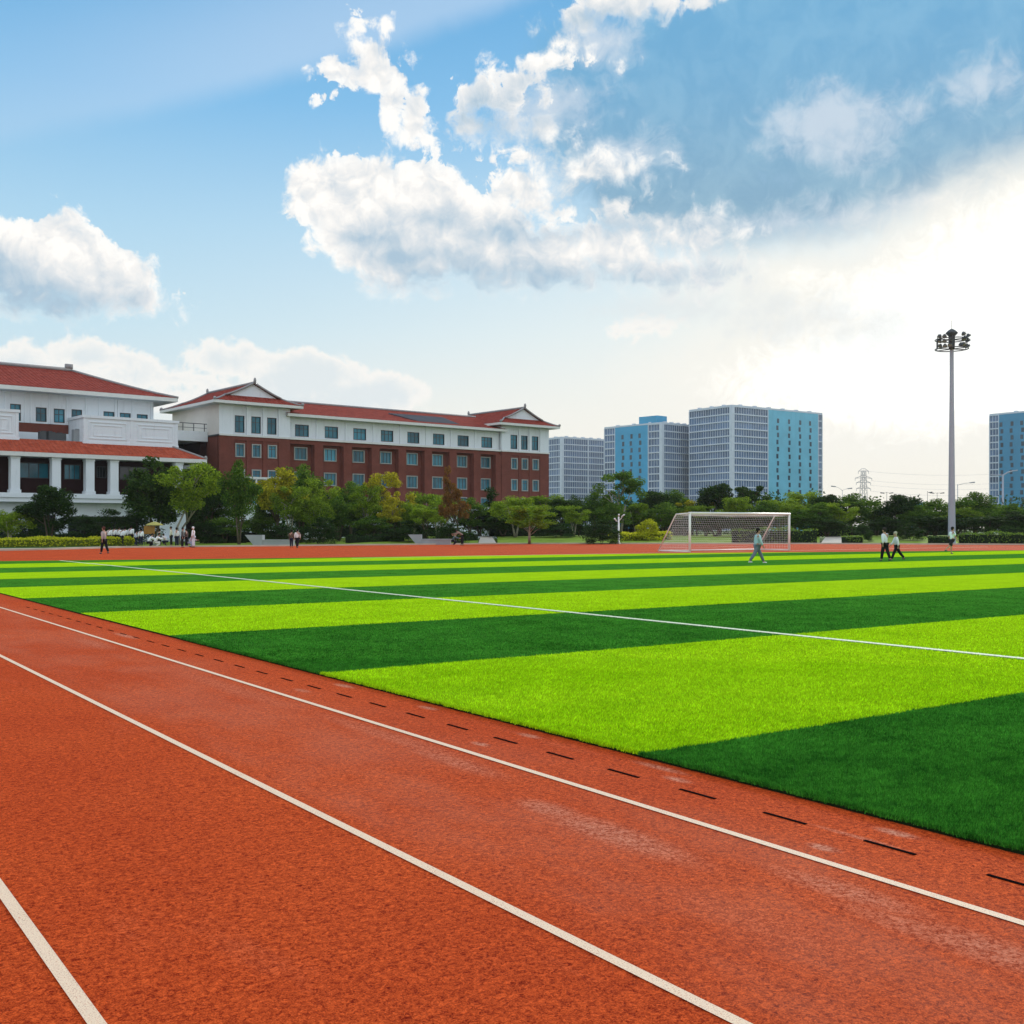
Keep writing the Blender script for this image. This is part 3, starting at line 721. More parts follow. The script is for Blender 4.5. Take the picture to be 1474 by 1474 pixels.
# ground floor: white wall with dark openings
gw = MB(); gops = []
for (u0, u1, v0, v1) in ((98, 200, 743, 776), (40, 80, 741, 776), (-30, 14, 741, 776)):
    a0, a1 = FA.a(u0, 1.6), FA.a(u1, 1.6); gops.append((a0, a1, .36, FA.z(u0, v0, 1.6)))
wall_open(gw, AL, -1.7, .352, zs0-.12, 1.6, 1.9, gops); gw.build('ground_wall', M['white'], A)
for (a0, a1, z0, z1) in gops:
    window(A, a0+.1, a1-.1, z0+.05, z1-.1, 1.6, M['dark_metal'], M['dark_glass'], 6, .25, .1, .02, name='glazed_door')
# attic boxes with moulded panels
def attic_box(a0, a1, b0, b1, z0, z1, np_):
    mb = MB(); mb.box(a0, a1, b0, b1, z0, z1); mb.box(a0-.12, a1+.12, b0-.12, b1, z1, z1+.28); mb.box(a0-.06, a1+.06, b0-.06, b1, z0, z0+.35)
    n = np_; w = (a1-a0)/n
    for i in range(n):
        p0, p1 = a0+w*i+.55, a0+w*(i+1)-.55
        for k, (ins, d) in enumerate(((0, .07), (.45, .05))):
            q0, q1, y0, y1 = p0+ins, p1-ins, z0+.6+ins*.7, z1-.35-ins*.7; t_ = .10
            mb.box(q0, q1, b0-d, b0, y0, y0+t_); mb.box(q0, q1, b0-d, b0, y1-t_, y1); mb.box(q0, q0+t_, b0-d, b0, y0+t_, y1-t_); mb.box(q1-t_, q1, b0-d, b0, y0+t_, y1-t_)
    for i in range(n+1):
        x = a0+w*i; xx = min(max(x, a0+.17), a1-.17); mb.box(xx-.16, xx+.16, b0-.05, b0, z0+.36, z1-.01)
    mb.build('attic_panel_wall', M['white'], A)
bx_ = 2.7
attic_box(FA.a(120, bx_), FA.a(256, bx_), bx_, 7.4, FA.z(120, 636, bx_)-.25, FA.z(120, 601, bx_), 2)
a1 = FA.a(27, bx_); attic_box(a1-11.5, a1, bx_, 7.4, FA.z(27, 626, bx_)-.5, FA.z(27, 594, bx_), 2)
# upper storey
bu = 7.5; ue = FA.a(221, bu); ul = AL
zu0 = 10.0; zeu = FA.z(150, 578, bu)
zbrk = FA.z(60, 623, bu); zbrt = FA.z(60, 609.7, bu)
uw = MB(); uops = []
for (u0, u1, v0, v1) in ((14.5, 30, 581, 605), (51.5, 67, 586, 606.5), (77.5, 93, 588, 608), (103, 118, 589, 609), (149, 164.5, 592, 611), (172.5, 188, 594, 612), (197, 212.5, 596, 613), (-22, -7, 579, 603)):
    a0, a1 = FA.a(u0, bu), FA.a(u1, bu); uops.append((a0, a1, FA.z(u0, v1, bu), FA.z(u0, v0, bu)))
ztop = zeu+.55
wall_open(uw, ul, ue, zbrt, ztop, bu, bu+.3, uops); uw.box(ul, ue, bu+.31, bu+18, zu0, ztop)
for o_ in uops: 
    for x in (o_[0]-.45, o_[1]+.45): uw.box(x-.12, x+.12, bu-.10, bu, zbrt, ztop-.01)
uw.box(ul, ue, bu-.12, bu+.3, zu0, zbrk); uw.build('upper_wall', M['white'], A)
ub = MB(); ub.box(ul, ue-.01, bu+.02, bu+.3, zbrk, zbrt); ub.build('brick_band', M['brick'], A)
for (a0, a1, z0, z1) in uops: window(A, a0+.07, a1-.07, z0+.07, z1-.07, bu, M['dark_metal'], M['glass'], 2, .4, .07, .02)
tr = MB(); tr.box(AL, -3.1, 3.02, bu, zt-.05, zt+.02); tr.build('terrace_deck', M['concrete'], A)
for (u, v, w_, h_) in ((63, 622, .9, .9), (72, 622, .9, .9), (86, 622.5, 1.1, .8), (112, 627, 1.0, 1.3)):
    a_ = FA.a(u, 4.2); mb = MB(); mb.box(a_-w_/2, a_+w_/2, 3.9, 4.6, zt+.02, zt+.02+h_); mb.lathe([(.28, zt+.04+h_), (.28, zt+.10+h_)], 12, (a_, 4.25)); mb.build('roof_unit', M['dark_metal'] if u < 100 else M['concrete'], A)
# main hipped roof
ov = 2.0; R0, R1 = ue+ov, AL; F0, F1 = bu-ov, bu+18+ov; zr0 = zeu+.75
ridx = FA.a(103, bu+9); rz_ = FA.z(103, 534, bu+9); rb_ = (F0+F1)/2
r = MB()
def q(p, qq, n=5, ex=1.12):
    vs, fs = [], []
    for i in range(n+1):
        k = i/n
        for a, b in zip(p, qq): vs.append((a[0]+(b[0]-a[0])*k, a[1]+(b[1]-a[1])*k, a[2]+(b[2]-a[2])*k**ex))
    for i in range(n): fs.append((2*i, 2*i+1, 2*i+3, 2*i+2))
    return vs, fs
vs, fs = q(((R1, F0, zr0), (R0, F0, zr0)), ((R1, rb_, rz_), (ridx, rb_, rz_))); r.add(vs, fs, 0)
vs, fs = q(((R0, F1, zr0), (R1, F1, zr0)), ((ridx, rb_, rz_), (R1, rb_, rz_))); r.add(vs, fs, 0)
vs, fs = q(((R0, F0, zr0), (R0, F1, zr0)), ((ridx, rb_, rz_), (ridx, rb_, rz_))); r.add(vs, fs, 1)
hr = r.build('hipped_roof', [M['tile_x'], M['tile_y']], A)
rb = MB(); ridge_bar(rb, (R1, rb_, rz_+.1), (ridx, rb_, rz_+.1), .24); rb.box(ridx-.7, ridx+.1, rb_-.2, rb_+.2, rz_+.2, rz_+.75)
for yy in (F0, F1): rb.tube([(R0+(ridx-R0)*k, yy+(rb_-yy)*k, zr0+(rz_-zr0)*k**1.12+.06) for k in (0, .2, .4, .6, .8, 1)], .15, 6)
rb.build('ridge', M['ridge'], hr, True)
fa = MB(); fa.box(R1, R0, F0, F0+.25, zr0-.42, zr0-.012); fa.box(R0-.25, R0, F0+.25, F1, zr0-.42, zr0-.012); fa.box(R1, R0-.25, F0+.25, bu+.2, zr0-.40, zr0-.30, 1); fa.box(ue, R0-.25, bu+.2, F1, zr0-.40, zr0-.30, 1); fa.build('eaves', [M['trim'], M['soffit']], hr)

# ------------------------------------------------------------------ covered bridge between the two
BR = empty('link_bridge', (FB.P0[0], FB.P0[1], 0), BROT, 'white covered bridge joining the hall to the brick block, railing on its roof', 'bridge')
d = MB(); d.box(-13, -.1, 3.0, 9, 11.9, 13.1); d.build('roof_slab', M['white'], BR)
d = MB(); d.box(-13, -.1, 3.3, 8.7, 8.55, 9.3); d.build('deck', M['concrete'], BR)
d = MB(); d.box(-13, -.1, 8.3, 8.55, 0, 11.9); d.build('rear_shade_wall', M['dark_glass'], BR)  # near-black sheet painted for the shade inside the open corridor
d = MB(); 
for i in range(10): d.box(-12.6+1.35*i-.04, -12.6+1.35*i+.04, 3.15, 3.23, 13.1, 14.0)
d.box(-13, -.12, 3.14, 3.24, 14.0, 14.08); d.box(-13, -.12, 3.16, 3.22, 13.5, 13.55); d.build('railing', M['dark_metal'], BR)
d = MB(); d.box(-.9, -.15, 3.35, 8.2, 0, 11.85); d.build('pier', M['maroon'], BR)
for x in (-11.5, -7.5): 
    d = MB(); d.box(x-.3, x+.3, 3.5, 4.1, 0, 8.55); d.build('pillar', M['white'], BR)

# ------------------------------------------------------------------ glass towers far behind
def tower(name, label, P0, xd, yd, lx, ly, H, nfl, right, left, deep=False, extra=None, corner=True):
    """corner at P0; the right face runs along xd (outside is -yd), the left face along yd (outside is -xd)"""
    root = empty(name, (P0[0], P0[1], 0), math.atan2(xd[1], xd[0]), label, 'office tower')
    fh = H/nfl; core = MB(); core.box(.35, lx, .35, ly, 0, H-.6); core.build('core', M['tower_dark'], root)
    def bx(mb, face, k0, k1, o0, o1, z0, z1, m=0):
        if face == 'r': mb.box(k0, k1, -o1, -o0, z0, z1, m)
        else: mb.box(-o1, -o0, k0, k1, z0, z1, m)
    fr = MB(); blue = M[deep or 'tower_blue']
    if corner: fr.box(-.5, 1.3, -.5, 1.3, 0, H)
    proto = {}
    for face, segs in (('r', right), ('l', left)):
        for (kind, k0, k1, par) in segs:
            if kind == 'grid':
                for i in range(nfl+1):
                    z = i*fh; bx(fr, face, k0, k1, -.34, .30, z-.30 if i else z, min(z+.30, H), 0)
                bx(fr, face, k0-.2, k0+.25, -.34, .36, 0, H-.01); bx(fr, face, k1-.25, k1+.2, -.34, .36, 0, H-.02)
                nm = max(2, int(round((k1-k0)/1.7)))
                key = (face, k0)
                for i in range(nfl):
                    if key not in proto:
                        mb = MB(); bx(mb, face, k0+.26, k1-.26, -.33, -.05, .31, fh-.31)
                        for j in range(1, nm):
                            k = k0+(k1-k0)*j/nm; bx(mb, face, k-.10, k+.10, -.04, .12, .31, fh-.31, 1)
                        o = mb.build('window_band', [M['tower_glass'], M['tower_white']], root); proto[key] = o
                    else: o = proto[key].copy(); COL.objects.link(o)
                    o.location = (0, 0, i*fh)
            else:
                pw = MB(); bx(pw, face, k0+.26, k1-.02, -.34, .22, 0, H-.03)
                for i in range(1, nfl): bx(pw, face, k0+.27, k1-.03, .22, .25, i*fh-.06, i*fh+.06)
                nj = max(3, int((k1-k0)/3.3))
                for j in range(1, nj): kx = k0+(k1-k0)*j/nj; bx(pw, face, kx-.06, kx+.06, .221, .252, .1, H-.1)
                pw.build('blue_panel_wall', blue, root)
                for j, kc in enumerate(par):
                    for i in range(nfl-1):
                        for sub in (0,):
                            key = (face, kind, kc)
                            off = .35 if (i+j) % 2 else -.15
                            if key not in proto:
                                mb = MB(); bx(mb, face, kc-.75, kc+.75, .20, .30, fh*.22, fh*.86); o = mb.build('slot_window', M['tower_dark'], root); proto[key] = o
                            else: o = proto[key].copy(); COL.objects.link(o)
                            o.location = ((off, 0, i*fh) if face == 'r' else (0, off, i*fh))
    fr.box(-.3, lx, -.3, .34, H-.02, H+.8); fr.box(-.3, .34, .34, ly, H-.02, H+.8)
    fr.build('facade_frame', M['tower_white'], root)
    for i in range(6): vt = MB(); vt.box(lx*(i+.6)/6.5, lx*(i+.6)/6.5+1.6, .4, 2.2, H+.8, H+1.4); vt.build('roof_vent', M['tower_white'], root)
    for i in range(3): vt = MB(); vt.box(.4, 2.2, ly*(i+.7)/3.5, ly*(i+.7)/3.5+1.4, H+.8, H+1.4); vt.build('roof_vent', M['tower_white'], root)
    if extra: 
        mb = MB(); mb.box(*extra[:4], H-.5, H+extra[4]); mb.build('lift_house', blue, root)
    return root
N2 = (-0.576, 0.817)
def along(P0, dr, u):
    k = (u-U0)/F; return (k*P0[1]-P0[0])/(dr[0]-k*dr[1])
Y3 = 540.; P3 = (at(1053.6, Y3), Y3); H3 = zat(582.5, Y3)-.8
lr = along(P3, D2, 1183); ll = along(P3, N2, 992.6); kg = along(P3, D2, 1105)
tower('office_tower', 'tallest tower, silver glass grid on the left and pale blue panels on the right half', P3, D2, N2, lr, ll, H3, 17,
      [('grid', 1.3, kg, None), ('blue', kg, lr-3.2, [kg+(lr-kg)*f for f in (.17, .38, .575, .77)]), ('grid', lr-3.2, lr, None)], [('grid', 1.3, ll, None)])
Y2 = 560.; P2 = (at(952.8, Y2), Y2); H2 = zat(607.5, Y2)-.8
n2b = (-0.68, 0.733); ll = along(P2, n2b, 870.5); k1 = along(P2, n2b, 933.5); k2 = along(P2, n2b, 885.5)
n2r = (0.733, 0.68)
tower('office_tower', 'deep blue tower with a roof house, silver grid on its right, left of the tallest', P2, n2r, n2b, along(P2, n2r, 1012), ll, H2, 15,
      [('grid', 1.3, along(P2, n2r, 1012), None)], [('grid', 1.3, k1, None), ('blue', k1, k2, [k1+(k2-k1)*f for f in (.24, .50, .75)]), ('grid', k2, ll, None)], 'tower_blue_dark',
      (1.0, 9.0, along(P2, n2b, 944), along(P2, n2b, 918), 4.6))
Y1 = 650.; P1 = (at(808.5, Y1), Y1); H1 = zat(628.5, Y1)-.8
ll = along(P1, N2, 760); lr = along(P1, D2, 884); k1 = along(P1, D2, 846)
tower('office_tower', 'pale grey glass tower partly hidden behind the right end of the brick school block', P1, D2, N2, lr, ll, H1, 15,
      [('grid', 1.3, k1, None), ('grid', k1+.4, lr, None)], [('grid', 1.3, ll, None)])
Y4 = 560.; X4 = at(1424.8, Y4); dr4 = (-.576, .817)
L4 = 62.; P4 = (X4-dr4[0]*L4, Y4-dr4[1]*L4); k1 = L4-5
tower('office_tower', 'blue glass tower cut off by the right edge of the photo, behind the floodlight mast', P4, (0.817, 0.576), dr4, 30, L4, zat(596, Y4)-.8, 17,
      [('blue', 1.3, 30, [8, 15, 22])], [('blue', 1.3, k1, [L4-6.6, L4-12, L4-17.6, L4-24, L4-31, L4-38, L4-45]), ('grid', k1, L4, None)], 'tower_navy')
# low far buildings glimpsed between trees
def small_block(u0, u1, v, Y, label, m, name='distant_building'):
    x0, x1 = at(u0, Y), at(u1, Y); h = zat(v, Y)
    rt = empty(name, (x0, Y, 0), 0, label, 'building')
    mb = MB(); mb.box(0, x1-x0, 0, 14, 0, h); mb.build('wall', m, rt)
    mb = MB(); mb.box(-.4, x1-x0+.4, -.4, 14.4, h, h+.5); mb.build('roof_edge', M['tower_white'], rt)
    n = max(2, int((x1-x0)/4)); nf = max(2, int(h/4)); w = (x1-x0)/n; pr = None
    for i in range(n):
        for j in range(nf):
            if pr is None:
                mb = MB(); mb.box(.5, w-.5, -.08, .05, 1.0, 3.0); pr = mb.build('window', M['tower_dark'], rt); o = pr
            else: o = pr.copy(); COL.objects.link(o)
            o.location = (i*w, 0, j*h/nf)
small_block(1312, 1332, 724, 520, 'small pale blue building glimpsed low between two trees left of the mast', M['tower_blue'])
small_block(1462, 1500, 737, 300, 'low white flat building behind the trees at the right edge', M['tower_white'])
# ------------------------------------------------------------------ vegetation
def lawn_z(u, Y):
    """the garden lawn rises gently behind the kerb, right of the hall"""
    k = min(1, max(0, (u-440)/120)); return .58*k*min(1, max(0, (Y-100.5)/13))
def leaves_np(C, size, rng, up=.35, flat=None):
    """one diamond leaf cluster-face per centre"""
    n = len(C)
    a = rng.normal(size=(n, 3)); a /= np.linalg.norm(a, axis=1)[:, None]
    nn = rng.normal(size=(n, 3)); nn[:, 2] += up; b = np.cross(nn, a); b /= np.linalg.norm(b, axis=1)[:, None]+1e-9
    L_ = (size*rng.uniform(.6, 1.35, n))[:, None]; Wd = L_*rng.uniform(.45, .75, n)[:, None]
    V = np.stack([C-a*L_/2, C-b*Wd/2, C+a*L_/2, C+b*Wd/2], 1).reshape(-1, 3)
    return V, np.arange(n*4).reshape(-1, 4)
KW, KH = 5.0, 7.0
def crown_points(shape, rng, nc, nl, cr):
    """cluster centres inside the crown's silhouette, leaves gathered round them"""
    cs = []
    while len(cs) < nc:
        x, y = rng.uniform(-1, 1, 2); z = rng.uniform(0, 1)
        if shape == 'round': ok = x*x+y*y+(2*z-1.0)**2 < 1.0 and x*x+y*y+(2*z-1)**2 > .12
        elif shape == 'egg': rr = math.sin(math.pi*min(1, (z*.92+.06))**.8); ok = math.hypot(x, y) < rr
        elif shape == 'cone': ok = math.hypot(x, y) < (1.04-z)*.95
        elif shape == 'column': ok = math.hypot(x, y) < .8*math.sin(math.pi*(.12+.8*z))
        elif shape == 'umbrella': ok = math.hypot(x, y) < 1-.75*max(0, z-.35) and z > .25+.15*rng.random()
        elif shape == 'vase': ok = .15+.2*z < math.hypot(x, y)+.35*rng.random() and math.hypot(x, y) < .35+.75*z-.55*max(0, z-.75)*2
        elif shape == 'dome': ok = x*x+y*y+z*z < 1 and x*x+y*y+z*z > .45
        if ok: cs.append((x, y, z))
    cs = np.array(cs); lum = rng.uniform(.65, 1.25, nc)
    idx = rng.integers(0, nc, nl); d = rng.normal(size=(nl, 3)); d /= np.linalg.norm(d, axis=1)[:, None]
    return cs, idx, d*(rng.random(nl)**.45)[:, None]*cr*lum[idx][:, None]
def make_tree(name, shape, lm, seed, z0=.30, nc=42, nl=7657, cr=.75, leaf=.24, bark='bark', lean=0., forks=2, trunk_r=.12):
    """crown KW wide and KH high overall; crown starts at z0 of the height"""
    rng = np.random.default_rng(seed)
    root = empty(name)
    cs, idx, off = crown_points(shape, rng, nc, nl, cr)
    zc0, zc1 = z0*KH, KH-.25*cr
    Cn = np.stack([cs[:, 0]*(KW/2-cr*.55)+lean*cs[:, 2], cs[:, 1]*(KW/2-cr*.55), zc0+cr*.3+cs[:, 2]*(zc1-zc0-cr*.5)], 1)
    # uneven outline: push whole limbs in or out
    Cn[:, :2] *= (1+.16*np.sin(3*np.arctan2(Cn[:, 1], Cn[:, 0])+seed)+.10*np.sin(Cn[:, 2]*2.1+seed))[:, None]
    Pn = Cn[idx]+off*np.array([1, 1, .8])
    V, Q = leaves_np(Pn, leaf, rng)
    link(bpy.data.objects.new('crown', np_mesh('crown', V, Q, [lm])), root)
    tb = MB()
    ztop = zc0+(zc1-zc0)*.55
    for f in range(forks):
        a = 2*math.pi*f/forks+seed; sp = .16*KW*(.4 if forks == 1 else 1)
        base = (math.cos(a)*.06*(forks > 1)-lean*.6, math.sin(a)*.06*(forks > 1), -.05)
        pts = [base, (base[0]*1.6+lean*.3+math.cos(a)*sp*.15, base[1]*1.6+math.sin(a)*sp*.15, zc0*.7), (lean*.5+math.cos(a)*sp*.5, math.sin(a)*sp*.5, zc0*1.2+.5), (lean*.7+math.cos(a)*sp, math.sin(a)*sp, ztop)]
        tb.tube(pts, [trunk_r, trunk_r*.8, trunk_r*.6, trunk_r*.25], 7)
    order = rng.permutation(nc)[:min(14, nc)]
    for i in order:
        p = Cn[i]; zb = max(zc0*.75, p[2]-rng.uniform(.9, 1.9)); st = (lean*.5*zb/KH*2-lean*.15+p[0]*.12, p[1]*.12, zb)
        md = ((st[0]+p[0])/2, (st[1]+p[1])/2, (st[2]+p[2])/2+.12)
        tb.tube([st, md, tuple(p)], [trunk_r*.45, trunk_r*.3, trunk_r*.1], 5)
    tb.build('trunk', M[bark], root, True)
    return root
PROTO = {}
SPEC = {
 'broad': [('broadleaf_tree', 'round', L['dark'], dict(z0=.20, nc=46, nl=11191, cr=.85, leaf=.21)), ('broadleaf_tree', 'egg', L['dark'], dict(z0=.18, nc=50, nl=11191, cr=.8, leaf=.21))],
 'mid': [('leafy_tree', 'egg', L['mid'], dict(z0=.24, nc=42, nl=9424, cr=.75, leaf=.20)), ('leafy_tree', 'round', L['mid'], dict(z0=.26, nc=36, nl=8835, cr=.75, leaf=.20))],
 'light': [('leafy_tree', 'egg', L['light'], dict(z0=.26, nc=38, nl=7951, cr=.68, leaf=.19, bark='pale_bark')), ('leafy_tree', 'vase', L['light'], dict(z0=.26, nc=36, nl=7657, cr=.66, leaf=.19, bark='pale_bark'))],
 'slant': [('leafy_tree', 'vase', L['light'], dict(z0=.30, nc=34, nl=7068, cr=.62, leaf=.19, bark='pale_bark', lean=.7, trunk_r=.10))],
 'ginkgo': [('ginkgo_tree', 'egg', L['gold'], dict(z0=.30, nc=34, nl=6773, cr=.6, leaf=.19, forks=1)), ('ginkgo_tree', 'vase', L['gold'], dict(z0=.28, nc=34, nl=6773, cr=.6, leaf=.19, forks=1))],
 'rust': [('dawn_redwood', 'cone', L['rust'], dict(z0=.30, nc=40, nl=6184, cr=.5, leaf=.19, forks=1, lean=-.7))],
 'cone': [('conical_tree', 'cone', L['dark'], dict(z0=.12, nc=52, nl=10013, cr=.6, leaf=.20, forks=1))],
 'column': [('columnar_tree', 'column', L['dark'], dict(z0=.10, nc=46, nl=10013, cr=.85, leaf=.22, forks=1))],
 'feather': [('airy_tree', 'vase', L['mid'], dict(z0=.30, nc=34, nl=5595, cr=.55, leaf=.19, bark='pale_bark')), ('airy_tree', 'umbrella', L['dark'], dict(z0=.40, nc=34, nl=5595, cr=.5, leaf=.24, forks=1))],
 'umbrella': [('spreading_tree', 'umbrella', L['light'], dict(z0=.35, nc=34, nl=7657, cr=.6, leaf=.18))],
 'bush': [('round_shrub', 'dome', L['dark'], dict(z0=.02, nc=60, nl=10013, cr=.8, leaf=.20, trunk_r=.06)), ('round_shrub', 'dome', L['hedge'], dict(z0=.02, nc=60, nl=10013, cr=.8, leaf=.20, trunk_r=.06))],
 'ybush': [('golden_shrub', 'dome', L['yellow'], dict(z0=.02, nc=40, nl=5301, cr=.8, leaf=.28, trunk_r=.06))],
}
